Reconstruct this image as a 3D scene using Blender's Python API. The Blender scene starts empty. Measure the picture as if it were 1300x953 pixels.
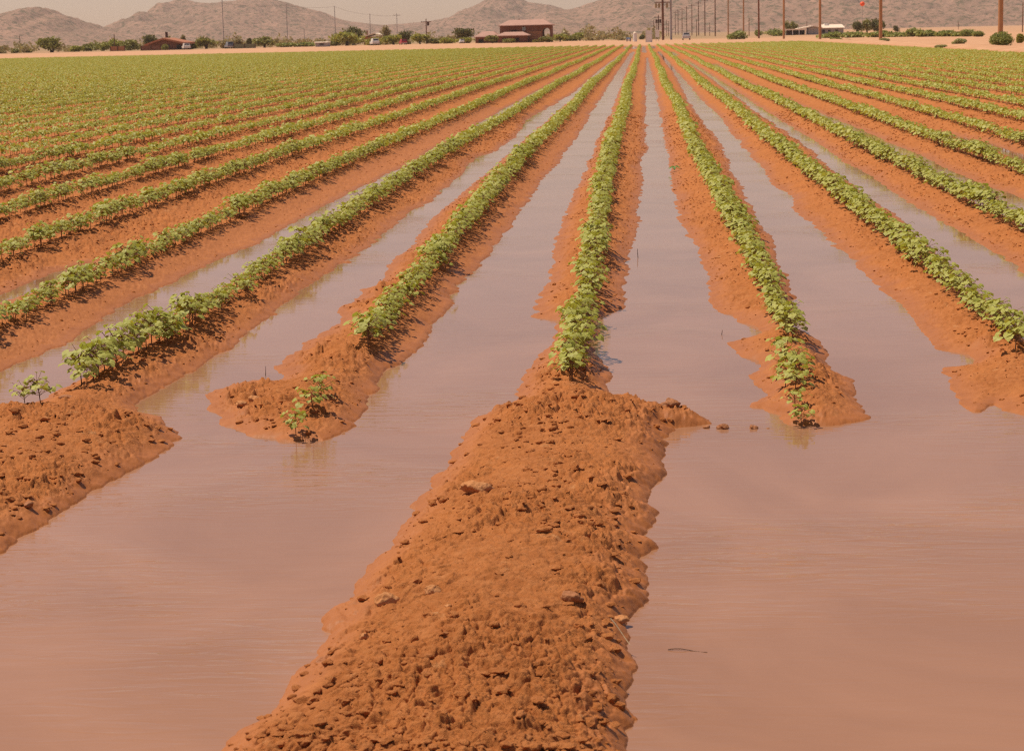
import bpy, math, random
import numpy as np
random.seed(7)
RNG = np.random.default_rng(11)
R = math.radians
sc = bpy.context.scene

# ------------------------------------------------------------------ camera
F, H, RHO = 2400., 1.5, R(1.28)          # focal length in photo pixels, eye height above the water, roll
cr, sr = math.cos(RHO), math.sin(RHO)
_vx, _vy = 815-650, 42-431.5             # where the crop rows vanish
_vxp, _vyp = _vx*cr-_vy*sr, _vx*sr+_vy*cr
TH = math.atan(-_vyp/F); YAW = math.atan(_vxp/math.hypot(F, _vyp))
fw = np.array([-math.sin(YAW)*math.cos(TH), math.cos(YAW)*math.cos(TH), -math.sin(TH)])
rt = np.array([math.cos(YAW), math.sin(YAW), 0.]); up = np.cross(rt, fw)
def ray(px, py):
    x, y = px-650, py-431.5
    return (x*cr-y*sr)*rt-(x*sr+y*cr)*up+F*fw
def P(px, py, z=0.):
    d = ray(px, py); t = (z-H)/d[2]
    return np.array([d[0]*t, d[1]*t])
def at(px, py, D):
    d = ray(px, py)
    return D*d[0]/d[1], H+D*d[2]/d[1]      # x and height at distance D
cam = bpy.data.cameras.new('camera'); co = bpy.data.objects.new('camera', cam)
sc.collection.objects.link(co); sc.camera = co
from mathutils import Matrix, Vector
rr = rt*cr+up*sr*-1; uu = None
# image right / up axes after roll
ir = rt*cr-up*sr; iu = up*cr+rt*sr
# (a photo pixel to the right moves by (cr, sr) in the level frame)
M = Matrix(((ir[0], iu[0], -fw[0], 0), (ir[1], iu[1], -fw[1], 0), (ir[2], iu[2], -fw[2], H), (0, 0, 0, 1)))
co.matrix_world = M
cam.sensor_width = 36; cam.sensor_fit = 'HORIZONTAL'; cam.lens = F/1300*36
cam.shift_y = -45/1300
cam.clip_start = .1; cam.clip_end = 60000
cam.dof.use_dof = True; cam.dof.focus_distance = 9.0; cam.dof.aperture_fstop = 13

# ------------------------------------------------------------------ light
SUN_EL, SUN_AZ = R(63), R(-70)           # azimuth from +Y towards +X
w = bpy.data.worlds.new('World'); sc.world = w; w.use_nodes = True
nt = w.node_tree; nt.nodes.clear()
sky = nt.nodes.new('ShaderNodeTexSky'); sky.sky_type = 'NISHITA'; sky.sun_disc = False
sky.sun_elevation = SUN_EL; sky.sun_rotation = SUN_AZ
sky.air_density = 1.0; sky.dust_density = 0.4; sky.ozone_density = 1.0; sky.altitude = 300
tint = nt.nodes.new('ShaderNodeMix'); tint.data_type = 'RGBA'; tint.blend_type = 'MULTIPLY'
tint.inputs[0].default_value = 1.0; tint.inputs[7].default_value = (1.0, .75, .71, 1)   # dusty, warm air
bg = nt.nodes.new('ShaderNodeBackground'); bg.inputs[1].default_value = .105
wo = nt.nodes.new('ShaderNodeOutputWorld')
nt.links.new(sky.outputs[0], tint.inputs[6]); nt.links.new(tint.outputs[2], bg.inputs[0]); nt.links.new(bg.outputs[0], wo.inputs[0])
sl = bpy.data.lights.new('sun', 'SUN'); sl.energy = 4.9; sl.angle = R(.5); sl.color = (1, .86, .70)
so = bpy.data.objects.new('sun', sl); sc.collection.objects.link(so)
sd = Vector((math.sin(SUN_AZ)*math.cos(SUN_EL), math.cos(SUN_AZ)*math.cos(SUN_EL), math.sin(SUN_EL)))
so.rotation_euler = sd.to_track_quat('Z', 'Y').to_euler(); so.location = (-20, 10, 40)
vs = sc.view_settings
vs.view_transform = 'Standard'; vs.look = 'None'; vs.gamma = 1; vs.exposure = 0.0
sc.render.engine = 'CYCLES'
sc.cycles.use_denoising = False; sc.cycles.use_adaptive_sampling = False; sc.cycles.filter_width = 1.25
sc.cycles.volume_bounces = 0; sc.cycles.max_bounces = 6; sc.cycles.transparent_max_bounces = 4

# ------------------------------------------------------------------ helpers
C = sc.collection
def tag(o, label=None, cat=None, group=None, kind=None):
    if label: o['label'] = label
    if cat: o['category'] = cat
    if group: o['group'] = group
    if kind: o['kind'] = kind
    return o
def empty(name, loc, rz=0):
    o = bpy.data.objects.new(name, None); C.objects.link(o); o.location = loc; o.rotation_euler = (0, 0, rz)
    o.empty_display_size = .1
    return o
def npmesh(name, V, T, mats, mi=None, smooth=False, corners=3):
    me = bpy.data.meshes.new(name)
    V = np.asarray(V, np.float32).reshape(-1, 3); T = np.asarray(T, np.int32).reshape(-1, corners)
    me.vertices.add(len(V)); me.vertices.foreach_set('co', V.ravel())
    me.loops.add(T.size); me.loops.foreach_set('vertex_index', T.ravel())
    me.polygons.add(len(T)); me.polygons.foreach_set('loop_start', np.arange(0, T.size, corners, dtype=np.int32))
    for m in mats: me.materials.append(m)
    if mi is not None: me.polygons.foreach_set('material_index', np.asarray(mi, np.int32))
    me.polygons.foreach_set('use_smooth', np.full(len(T), smooth))
    me.update(calc_edges=True)
    return me
def link(name, me, parent=None, loc=None):
    o = bpy.data.objects.new(name, me); C.objects.link(o)
    if parent: o.parent = parent
    if loc is not None: o.location = loc
    return o
def mat(name, col, rough=.8, spec=.3, noise=None, bump=None, coords='Object', metal=0):
    """noise = (scale, colour2, detail), bump = (scale, strength, distance)"""
    m = bpy.data.materials.new(name); m.use_nodes = True; n = m.node_tree; b = n.nodes['Principled BSDF']
    b.inputs['Base Color'].default_value = (*col, 1); b.inputs['Roughness'].default_value = rough
    b.inputs['Specular IOR Level'].default_value = spec; b.inputs['Metallic'].default_value = metal
    tc = n.nodes.new('ShaderNodeTexCoord')
    if noise:
        t = n.nodes.new('ShaderNodeTexNoise'); t.inputs['Scale'].default_value = noise[0]; t.inputs['Detail'].default_value = noise[2]
        t.inputs['Roughness'].default_value = .62
        mx = n.nodes.new('ShaderNodeMix'); mx.data_type = 'RGBA'; rp = n.nodes.new('ShaderNodeValToRGB')
        rp.color_ramp.elements[0].position = .36; rp.color_ramp.elements[1].position = .64
        n.links.new(tc.outputs[coords], t.inputs['Vector']); n.links.new(t.outputs[0], rp.inputs[0]); n.links.new(rp.outputs[0], mx.inputs[0])
        mx.inputs[6].default_value = (*col, 1); mx.inputs[7].default_value = (*noise[1], 1)
        n.links.new(mx.outputs[2], b.inputs['Base Color'])
    if bump:
        t = n.nodes.new('ShaderNodeTexNoise'); t.inputs['Scale'].default_value = bump[0]; t.inputs['Detail'].default_value = 6
        bp = n.nodes.new('ShaderNodeBump'); bp.inputs['Strength'].default_value = bump[1]; bp.inputs['Distance'].default_value = bump[2]
        n.links.new(tc.outputs[coords], t.inputs['Vector']); n.links.new(t.outputs[0], bp.inputs['Height']); n.links.new(bp.outputs[0], b.inputs['Normal'])
    return m

# lattice noises -----------------------------------------------------------
def _h(ix, iy, s):
    n = ix.astype(np.int32).view(np.uint32)*np.uint32(374761393)+iy.astype(np.int32).view(np.uint32)*np.uint32(668265263)+np.uint32((s*974711) & 0xffffffff)
    n = (n ^ (n >> np.uint32(13)))*np.uint32(1274126177)
    n = (n ^ (n >> np.uint32(15)))*np.uint32(2246822519)
    return ((n ^ (n >> np.uint32(16))) & np.uint32(0xffffff))/np.float32(0xffffff)
def vnoise(x, y, s=0):
    ix, iy = np.floor(x), np.floor(y); fx, fy = x-ix, y-iy
    fx = fx*fx*(3-2*fx); fy = fy*fy*(3-2*fy)
    a, b, c, d = _h(ix, iy, s), _h(ix+1, iy, s), _h(ix, iy+1, s), _h(ix+1, iy+1, s)
    return (a*(1-fx)+b*fx)*(1-fy)+(c*(1-fx)+d*fx)*fy
def fbm(x, y, o=4, s=0, g=.5):
    t = 0; a = 1; n = 0
    for k in range(o):
        t = t+a*(vnoise(x*2**k+k*17.3, y*2**k-k*9.1, s+k)-.5); n += a; a *= g
    return t/n*2
def domes(x, y, cell, s, keep=.7, rmin=.25, rmax=.62, tl=.8):
    """rounded, separate lumps: height of the tallest lump over each point, 0 between them"""
    u, v = x/cell, y/cell; ix, iy = np.floor(u), np.floor(v); out = np.zeros_like(x)
    for dx in (-1, 0, 1):
        for dy in (-1, 0, 1):
            cx, cy = ix+dx, iy+dy
            px = cx+_h(cx, cy, s); py = cy+_h(cx, cy, s+1); r = rmin+(rmax-rmin)*_h(cx, cy, s+2)**1.6
            on = _h(cx, cy, s+3) < keep; an = _h(cx, cy, s+4)*3.14; el = .65+.35*_h(cx, cy, s+5)
            ddx, ddy = u-px, v-py
            a = (ddx*np.cos(an)+ddy*np.sin(an)); b = (-ddx*np.sin(an)+ddy*np.cos(an))/el
            q = 1-(a*a+b*b)/(r*r)
            out = np.maximum(out, np.where(on, np.minimum(np.maximum(q, 0)*1.9, .75+.12*q+tl*(a*_h(cx, cy, s+6)+b*.6))*r*(.55+.4*_h(cx, cy, s+7)), 0))
    return out
def plates(x, y, cell, s):
    """broken crust: each cell a plate of its own height and tilt, with a narrow fissure round it"""
    u, v = x/cell, y/cell; ix, iy = np.floor(u), np.floor(v); f1 = np.full(x.shape, 9.); f2 = np.full(x.shape, 9.); hh = np.zeros(x.shape)
    for dx in (-1, 0, 1):
        for dy in (-1, 0, 1):
            cx, cy = ix+dx, iy+dy
            ddx, ddy = u-cx-_h(cx, cy, s), v-cy-_h(cx, cy, s+1); q = np.sqrt(ddx*ddx+ddy*ddy*1.3)
            hc = _h(cx, cy, s+2)+.9*(_h(cx, cy, s+3)-.5)*ddx+.9*(_h(cx, cy, s+4)-.5)*ddy
            n1 = q < f1; f2 = np.where(n1, f1, np.minimum(f2, q)); hh = np.where(n1, hc, hh); f1 = np.where(n1, q, f1)
    e = np.clip((f2-f1)/.22, 0, 1)
    return hh*e+.55*(e-1)
def sst(a, b, x):
    t = np.clip((x-a)/(b-a), 0, 1); return t*t*(3-2*t)

# ------------------------------------------------------------------ shorelines (traced at water level, turned into metres)
BL = [(803,66),(806,66),(796,87),(785,120),(770,155),(759,178),(748,205),(736,231),(722,258),(713,288),(705,311),(699,346),(701,359),(690,370),(678,390),(686,396),(679,402),(712,408),(704,430),(690,448),
      (675,466),(661,485),(652,500),(655,512),(645,520),(620,524),(609,532),(601,543),(589,556),(574,573),(562,588),(559,598),(547,619),(532,636),(517,649),(488,709),(476,721),
      (455,742),(436,762),(412,785),(428,801),(396,834),(380,854),(330,910),(285,960),(200,1060),(-120,1500),(-1500,1500),(-1200,1160),(-330,850),(-100,742),(0,700),(58,664),(96,640),(144,610),(186,590),(204,576),
      (229,555),(207,538),(191,528),(176,513),(200,496),(229,480),(250,466),(290,443),(315,421),(341,403),(381,370),(426,340),(442,329),(440,334),(467,311),(511,277),(544,257),(568,237),(605,200),(632,190),
      (656,174),(666,154),(726,120),(760,90),(792,66),(797,66),(760,94),(730,122),(672,172),(655,187),(632,210),(601,234),(575,257),(544,281),(528,308),(497,331),(494,340),(489,352),(477,365),(461,368),
      (449,383),(434,390),(434,405),(416,421),(404,428),(381,436),(383,441),(371,448),(353,466),(358,476),(351,484),(320,483),(298,491),(265,501),(270,519),(288,541),(310,546),(323,554),(353,561),(414,561),
      (426,556),(454,541),(464,521),(472,501),(484,484),(482,471),(504,463),(529,441),(557,405),(568,395),(581,361),(608,338),(623,316),(648,288),(669,256),(683,233),(708,208),(734,171),(750,145),(766,120),(781,96),(800,68)]
BR = [(821,73),(819,120),(820,155),(820,189),(815,219),(811,249),(810,270),(808,286),(801,318),(797,342),(792,353),(792,374),(787,397),(768,397),(755,403),(738,409),(742,415),(762,421),(763,428),(752,433),(742,437),(753,443),(759,453),
      (772,462),(775,478),(772,500),(783,506),(801,514),(822,520),(838,526),(872,530),(900,533),(904,538),(880,541),(856,544),(844,560),(848,563),(844,577),(836,584),(838,600),(834,610),(829,620),(819,632),(816,641),(831,651),(829,667),
      (818,684),(828,696),(826,706),(818,717),(814,736),(817,762),(806,786),(796,800),(800,838),(806,852),(804,870),(808,953),(830,1080),(900,1500),(2600,1500),(2200,700),(1500,560),(1390,545),(1330,533),(1300,527),(1280,522),(1262,511),
      (1239,522),(1222,511),(1202,483),(1197,467),(1232,464),(1240,456),(1225,449),(1188,442),(1174,428),(1169,412),(1149,391),(1128,377),(1112,361),(1092,342),(1085,330),(1067,318),(1041,291),(1009,268),(1005,252),(989,240),(968,214),(940,183),
      (918,152),(893,129),(874,107),(854,85),(838,66),(835,66),(857,96),(874,129),(900,165),(915,180),(928,214),(940,240),(960,275),(978,300),(981,316),(989,338),(1000,354),(1006,376),(1008,395),(1004,412),(1011,425),(1035,428),(1044,442),
      (1046,453),(1060,474),(1076,483),(1082,499),(1098,516),(1100,530),(1074,541),(1038,543),(994,540),(990,529),(972,518),(956,516),(973,499),(948,480),(967,469),(959,458),(934,453),(924,437),(950,430),(968,424),(960,415),(932,408),(934,400),(915,395),(904,384),(899,365),
      (899,346),(891,335),(885,311),(873,300),(872,293),(861,268),(856,242),(851,212),(845,187),(838,145),(834,120),(822,73)]
F2 = [(868,76),(910,105),(958,141),(1018,182),(1051,210),(1069,226),(1092,247),(1120,261),(1138,275),(1157,295),(1182,316),(1196,337),(1226,363),(1262,388),(1273,405),(1296,425),(1330,455),(1372,500),(1420,570),(2200,900),(2200,640),(1600,470),
      (1340,372),(1300,344),(1277,328),(1242,309),(1208,286),(1161,261),(1129,240),(1104,224),(1069,203),(1041,182),(984,148),(940,119),(900,93),(872,76)]
F3 = [(905,82),(1000,135),(1090,178),(1205,241),(1340,308),(1800,536),(1900,500),(1400,303),(1300,252),(1254,235),(1208,217),(1168,196),(1125,180),(1085,161),(1023,137),(952,106),(909,81)]
F4 = [(1180,166),(1245,185),(1300,205),(1800,385),(1800,370),(1300,196),(1254,180)]
F_3 = [(752,78),(730,90),(670,122),(630,144),(596,164),(568,180),(520,208),(477,228),(419,258),(376,281),(326,309),(275,331),(225,354),(200,369),(185,374),(138,398),(92,431),(58,446),(0,470),(-120,525),(-500,700),(-620,640),(-120,570),(-40,540),(0,528),
       (18,528),(63,500),(101,482),(150,448),(212,404),(231,394),(254,382),(330,334),(400,291),(520,220),(640,147),(760,76)]
F_4 = [(112,340),(60,365),(0,386),(-200,475),(-600,640),(-600,620),(-200,455),(0,374),(60,348),(118,333)]
polys = [np.array([P(*p) for p in q]) for q in (BL, BR, F2, F3, F4, F_3, F_4)]
# small isolated wet slivers further down the furrows
def strip(k, y0, y1, wd):
    out = []
    for s_, ys in ((-1, (y0, (y0+y1)/2, y1)), (1, (y1, (y0+y1)/2, y0))):
        for y in ys: out.append(P(815+(k+s_*wd/2)*(y-42), y))
    return np.array(out)
polys += [strip(-.5, 57.5, 62.5, .3), strip(.12, 56.5, 67, .22), strip(.78, 57, 62, .25), strip(-1.08, 58, 62, .2), strip(1.55, 66, 71, .2)]

def water_sd(X, Y):
    """positive inside water, negative on land, metres"""
    best = np.full(X.shape, -50., np.float32)
    for q in polys:
        x0, y0 = q.min(0)-1.3; x1, y1 = q.max(0)+1.3
        m = (X > x0) & (X < x1) & (Y > y0) & (Y < y1)
        if not m.any(): continue
        xx, yy = X[m].astype(np.float32), Y[m].astype(np.float32)
        d2 = np.full(xx.shape, 1e9, np.float32); ins = np.zeros(xx.shape, bool)
        for i in range(len(q)):
            ax, ay = q[i]; bx, by = q[(i+1) % len(q)]
            ex, ey = bx-ax, by-ay; L = ex*ex+ey*ey+1e-12
            lo, hi = min(ay, by)-1.3, max(ay, by)+1.3
            mm = (yy > lo) & (yy < hi)
            px, py = xx[mm]-ax, yy[mm]-ay
            t = np.clip((px*ex+py*ey)/L, 0, 1)
            d2[mm] = np.minimum(d2[mm], (px-t*ex)**2+(py-t*ey)**2)
            if ay != by:
                c = (ay > yy) != (by > yy)
                xc = ax+(yy[c]-ay)*ex/ey
                ins[c] ^= xx[c] < xc
        d = np.sqrt(np.minimum(d2, 2500)); best[m] = np.maximum(best[m], np.where(ins, d, -d))
    return best

# ------------------------------------------------------------------ crop rows
ROWX = {-4: -4.37, -3: -3.36, -2: -2.36, -1: -1.36, 0: -.37, 1: .64, 2: 1.63, 3: 2.63, 4: 3.62}
for r in range(5, 19): ROWX[r] = 3.62+(r-4)*1.0
for r in range(-5, -96, -1): ROWX[r] = -4.37+(r+4)*1.0
ROWXS = np.array(sorted(ROWX.values()))
FIELD_END, FIELD_R = 221., 18.3
def rowshift(Y): return .03*np.sin(Y*.21)+.02*np.sin(Y*.063+1)+np.interp(Y, [40, 110], [0, .08])
def rowdist(X, Y):
    x = X-rowshift(Y)
    i = np.clip(np.searchsorted(ROWXS, x), 1, len(ROWXS)-1)
    return np.minimum(np.abs(x-ROWXS[i-1]), np.abs(x-ROWXS[i]))
def outside_z(X, Y):
    """land around the field"""
    z = .10+.05*fbm(X*.06, Y*.03, 3, 50)
    z = z+np.interp(Y, [225, 300, 400, 700, 1500, 4000], [0, -.12, -.33, -.15, .0, .3])*sst(-40, 30, X+0*Y)*1.0
    z = z+.22*np.exp(-((X-21.2)/1.6)**2)*(Y < 240)*(1+.6*fbm(X*.5, Y*.2, 3, 71))
    return z
def ground_z(X, Y, detail=True):
    X = np.asarray(X, float); Y = np.asarray(Y, float)
    sdw = water_sd(X, Y)
    near = 1-sst(40, 90, Y)
    d = -sdw+near*(.042*fbm(X*7, Y*7, 3, 3)+.010*fbm(X*30, Y*30, 3, 8))+.05*fbm(X*2.5, Y*.8, 2, 5)*sst(9, 20, Y)
    rd = rowdist(X, Y)
    # the ends of the rows and the banks in front of them
    rowend = np.interp(X, [-3.2, -2.6, -1.9, -1.0, -.9, .1, .2, 1.2, 2.0, 4], [7.0, 7.2, 7.3, 7.15, 7.5, 7.6, 7.2, 7.2, 7.9, 8.5])
    inrow = sst(-.25, .35, Y-rowend)
    ridge = .062*np.exp(-(rd/.20)**2)+.012
    isb = np.maximum(sst(-1.0, -.85, X)*(1-sst(.15, .4, X)), 1-sst(-1.95, -1.7, X)); bank = (.105+.03*fbm(X*1.5, Y*.8, 2, 31))*isb+.045*(1-isb)
    top = ridge*inrow+bank*(1-inrow)
    L = .10*inrow+.16*(1-inrow)
    ds = -sdw+.03*fbm(X*3, Y*3, 2, 9); deff = d+(np.maximum(ds, .02)-d)*sst(.01, .09, d)
    z = np.where(d > 0, .004+top*(1-np.exp(-np.maximum(deff, 0)/L)), np.maximum(d*.35, -.07))
    if detail:
        land = sst(.005, .11, d)
        # washed smooth flanks: the right flank of the row left of centre, the left flank of the third and second
        flank = (sst(.06, .16, X+1.36)*(1-sst(.50, .62, X+1.36))*.75+sst(.05, .14, X+3.36)*(1-sst(.5, .7, X+3.36))*.7+sst(.06, .14, 1.63-X)*(1-sst(.3, .45, 1.63-X))*.45)*inrow
        patch = .35+1.25*sst(.2, .8, vnoise(X*2.3, Y*2.0, 91)*.6+vnoise(X*7, Y*5, 92)*.4)
        amp = land*(1-flank)*patch*(.80*inrow+.85*(1-inrow))
        wx, wy = X+.02*fbm(X*28, Y*28, 3, 60), Y+.02*fbm(X*28, Y*28, 3, 61)
        c = domes(wx, wy, .11, 100, .50)*.11*.28+domes(wx, wy, .05, 200, .7)*.05*.50+domes(wx, wy, .024, 300, .75)*.024*.75
        c = c*.8+domes(wx+3, wy, .19, 700, .35, tl=.5)*.19*.16+plates(wx, wy, .085, 410)*.013*sst(.35, .6, vnoise(X*3.1+7, Y*2.1, 95))+plates(wx+.3*wy, wy, .036, 420)*.0068+plates(wy+9, wx, .019, 430)*.0030*(Y < 14)
        c += .010*fbm(X*12, Y*12, 3, 20)+.0022*fbm(X*70, Y*60, 2, 25)
        z = z+c*amp*near*1.0+land*near*.003*fbm(X*50, Y*40, 3, 41)*1.5
        z = z+(1-near)*land*.012*fbm(X*6, Y*3, 3, 77)
    out = np.maximum(sst(0, 1.2, X-FIELD_R-.25), sst(0, 2.5, Y-FIELD_END-.5))
    return z*(1-out)+outside_z(X, Y)*out, d, out, inrow

# ground sheet: one mesh, its squares grow with distance from the field's near corner, and it reaches the horizon
yy = np.concatenate([np.arange(2600, 1130, -30), np.arange(1130, 500, -.85), np.arange(500, 150, -.9), np.arange(150, 56, -.55), np.arange(56, 48, -.5)])-42
D_ = H*F/yy
D_ = np.concatenate([D_, np.geomspace(D_[-1]*1.04, 14000, 90)])
t_ = np.concatenate([np.linspace(-1.6, -.42, 60), np.arange(-945, 615, 1.45)/F, np.linspace(.27, 1.4, 60)])
T_, DD = np.meshgrid(t_, D_); X_ = T_*DD; Y_ = DD
Z_, d_, out_, inrow_ = ground_z(X_, Y_)
nr, nc = X_.shape
idx = np.arange(nr*nc).reshape(nr, nc)
quads = np.stack([idx[:-1, :-1], idx[:-1, 1:], idx[1:, 1:], idx[1:, :-1]], -1).reshape(-1, 4)

def soil_material():
    m = bpy.data.materials.new('red_soil'); m.use_nodes = True; n = m.node_tree; b = n.nodes['Principled BSDF']; L = n.links.new
    tc = n.nodes.new('ShaderNodeTexCoord')
    def nz(scale, det=5, ro=.6):
        t = n.nodes.new('ShaderNodeTexNoise'); t.inputs['Scale'].default_value = scale; t.inputs['Detail'].default_value = det; t.inputs['Roughness'].default_value = ro
        L(tc.outputs['Object'], t.inputs['Vector']); return t
    def ramp(src, a, b_, ca=(0, 0, 0, 1), cb=(1, 1, 1, 1)):
        r = n.nodes.new('ShaderNodeValToRGB'); e = r.color_ramp.elements; e[0].position = a; e[1].position = b_; e[0].color = ca; e[1].color = cb
        L(src, r.inputs[0]); return r
    def mix(f, a, b_, bl='MIX'):
        x = n.nodes.new('ShaderNodeMix'); x.data_type = 'RGBA'; x.blend_type = bl
        for sk, v in ((0, f), (6, a), (7, b_)):
            if isinstance(v, (tuple, float)): x.inputs[sk].default_value = v
            else: L(v, x.inputs[sk])
        return x.outputs[2]
    def attr(nm):
        a = n.nodes.new('ShaderNodeAttribute'); a.attribute_name = nm; return a.outputs['Fac']
    base = mix(ramp(nz(3.5).outputs[0], .35, .65).outputs[0], (.365, .122, .030, 1), (.475, .166, .043, 1))
    base = mix(ramp(nz(28, 4).outputs[0], .42, .7).outputs[0], base, (.49, .185, .056, 1))
    base = mix(ramp(nz(9, 6, .7).outputs[0], .62, .72).outputs[0], base, (.56, .265, .105, 1))     # dry pale crust
    base = mix(ramp(nz(150, 3).outputs[0], .35, .75, (.72, .72, .72, 1), (1.12, 1.12, 1.12, 1)).outputs[0], (0, 0, 0, 1), base) if False else base
    wet = mix(ramp(nz(14, 4).outputs[0], .3, .7).outputs[0], (.34, .115, .030, 1), (.41, .145, .040, 1))
    base = mix(attr('wet'), base, wet)
    sand = mix(ramp(nz(.35, 6, .65).outputs[0], .35, .62).outputs[0], (.50, .265, .135, 1), (.62, .36, .20, 1))
    des = mix(ramp(nz(.03, 7, .7).outputs[0], .40, .58).outputs[0], (.44, .25, .14, 1), (.27, .20, .09, 1))
    sand = mix(attr('desert'), sand, des)
    base = mix(attr('sand'), base, sand)
    L(base, b.inputs['Base Color'])
    rg = n.nodes.new('ShaderNodeMapRange'); rg.inputs['To Min'].default_value = .92; rg.inputs['To Max'].default_value = .5
    L(attr('wet'), rg.inputs['Value']); L(rg.outputs[0], b.inputs['Roughness'])
    b.inputs['Specular IOR Level'].default_value = .25
    bt = nz(70, 9, .74); bp = n.nodes.new('ShaderNodeBump'); bp.inputs['Distance'].default_value = .02
    st = n.nodes.new('ShaderNodeMath'); st.operation = 'MULTIPLY_ADD'; st.inputs[1].default_value = -.5; st.inputs[2].default_value = .68
    L(attr('wet'), st.inputs[0]); L(st.outputs[0], bp.inputs['Strength']); L(bt.outputs[0], bp.inputs['Height'])
    L(bp.outputs[0], b.inputs['Normal'])
    return m
SOIL = soil_material()
gm = npmesh('ground', np.stack([X_, Y_, Z_], -1), quads, [SOIL], corners=4, smooth=True)
wet = (1-sst(.02, .16, d_+.05*fbm(X_*5, Y_*4, 3, 13)))*(1-out_)
flank_w = (sst(.08, .2, X_+1.36)*(1-sst(.50, .62, X_+1.36))+sst(.05, .14, X_+3.36)*(1-sst(.5, .7, X_+3.36)))*inrow_*.55
wet = np.maximum(wet, flank_w*(Y_ < 40))
desert = sst(330, 520, Y_+140*fbm(X_*.01, Y_*.01, 3, 66))*(1-sst(-.02, .10, T_-.03)*.8)
for nm, arr in (('wet', wet), ('sand', out_), ('desert', desert)):
    a = gm.attributes.new(nm, 'FLOAT', 'POINT'); a.data.foreach_set('value', arr.astype(np.float32).ravel())
tag(link('ground', gm), kind='structure')

# water --------------------------------------------------------------------
m = bpy.data.materials.new('muddy_water'); m.use_nodes = True; n = m.node_tree; b = n.nodes['Principled BSDF']
tc = n.nodes.new('ShaderNodeTexCoord')
def wn(sx, sy, det, rough=.5, dist=0):
    mp = n.nodes.new('ShaderNodeMapping'); mp.inputs['Scale'].default_value = (sx, sy, 1); mp.inputs['Rotation'].default_value = (0, 0, R(6))
    t = n.nodes.new('ShaderNodeTexNoise'); t.inputs['Scale'].default_value = 1; t.inputs['Detail'].default_value = det; t.inputs['Roughness'].default_value = rough; t.inputs['Distortion'].default_value = dist
    n.links.new(tc.outputs['Object'], mp.inputs[0]); n.links.new(mp.outputs[0], t.inputs['Vector']); return t
t1 = wn(.8, .7, 5, .6, 1.2); rp = n.nodes.new('ShaderNodeValToRGB'); rp.color_ramp.elements[0].position = .35; rp.color_ramp.elements[1].position = .7
rp.color_ramp.elements[0].color = (.305, .150, .080, 1); rp.color_ramp.elements[1].color = (.385, .195, .108, 1)
n.links.new(t1.outputs[0], rp.inputs[0]); n.links.new(rp.outputs[0], b.inputs['Base Color'])
b.inputs['Roughness'].default_value = .03; b.inputs['IOR'].default_value = 1.33; b.inputs['Specular IOR Level'].default_value = .5
t2 = wn(5, 24, 3, .5, .8); t3 = wn(.7, 1.3, 2, .5, .4)
mm = n.nodes.new('ShaderNodeMath'); mm.operation = 'MULTIPLY'; n.links.new(t2.outputs[0], mm.inputs[0])
gust = n.nodes.new('ShaderNodeValToRGB'); gust.color_ramp.elements[0].position = .42; gust.color_ramp.elements[1].position = .68; gust.color_ramp.elements[0].color = (.12, .12, .12, 1)
n.links.new(t3.outputs[0], gust.inputs[0]); n.links.new(gust.outputs[0], mm.inputs[1])
bp = n.nodes.new('ShaderNodeBump'); bp.inputs['Distance'].default_value = .009; bp.inputs['Strength'].default_value = .3
sx = n.nodes.new('ShaderNodeSeparateXYZ'); n.links.new(tc.outputs['Object'], sx.inputs[0])
mr = n.nodes.new('ShaderNodeMapRange'); mr.inputs['From Min'].default_value = 4.5; mr.inputs['From Max'].default_value = 9; mr.inputs['To Min'].default_value = .75; mr.inputs['To Max'].default_value = .18
n.links.new(sx.outputs[1], mr.inputs[0]); n.links.new(mr.outputs[0], bp.inputs['Strength'])
n.links.new(mm.outputs[0], bp.inputs['Height']); n.links.new(bp.outputs[0], b.inputs['Normal'])
WATER = m
tag(link('water', npmesh('water', [(-120, .5, 0), (60, .5, 0), (60, 236, 0), (-120, 236, 0)], [(0, 1, 2, 3)], [WATER], corners=4)), kind='structure')

# ------------------------------------------------------------------ cotton plants
def leaf_mat(name, c1, c2, tr):
    m = mat(name, c1, .55, .35, noise=(6., c2, 3)); n = m.node_tree; b = n.nodes['Principled BSDF']; o = n.nodes['Material Output']
    t = n.nodes.new('ShaderNodeBsdfTranslucent'); t.inputs[0].default_value = (*tr, 1)
    mx = n.nodes.new('ShaderNodeMixShader'); mx.inputs[0].default_value = .3
    n.links.new(b.outputs[0], mx.inputs[1]); n.links.new(t.outputs[0], mx.inputs[2]); n.links.new(mx.outputs[0], o.inputs[0])
    return m
LEAF = leaf_mat('cotton_leaf', (.35, .375, .060), (.51, .51, .12), (.43, .46, .05))
STEM = mat('cotton_stem', (.16, .075, .035), .7)
VEIN = LEAF
ANG = np.radians([-90, -55, -25, 5, 25, 50, 72, 90, 108, 130, 155, 175, 205, 235])
RAD = np.array([.12, .62, .80, .72, .86, .78, .84, 1.02, .84, .78, .86, .72, .80, .62])
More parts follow.
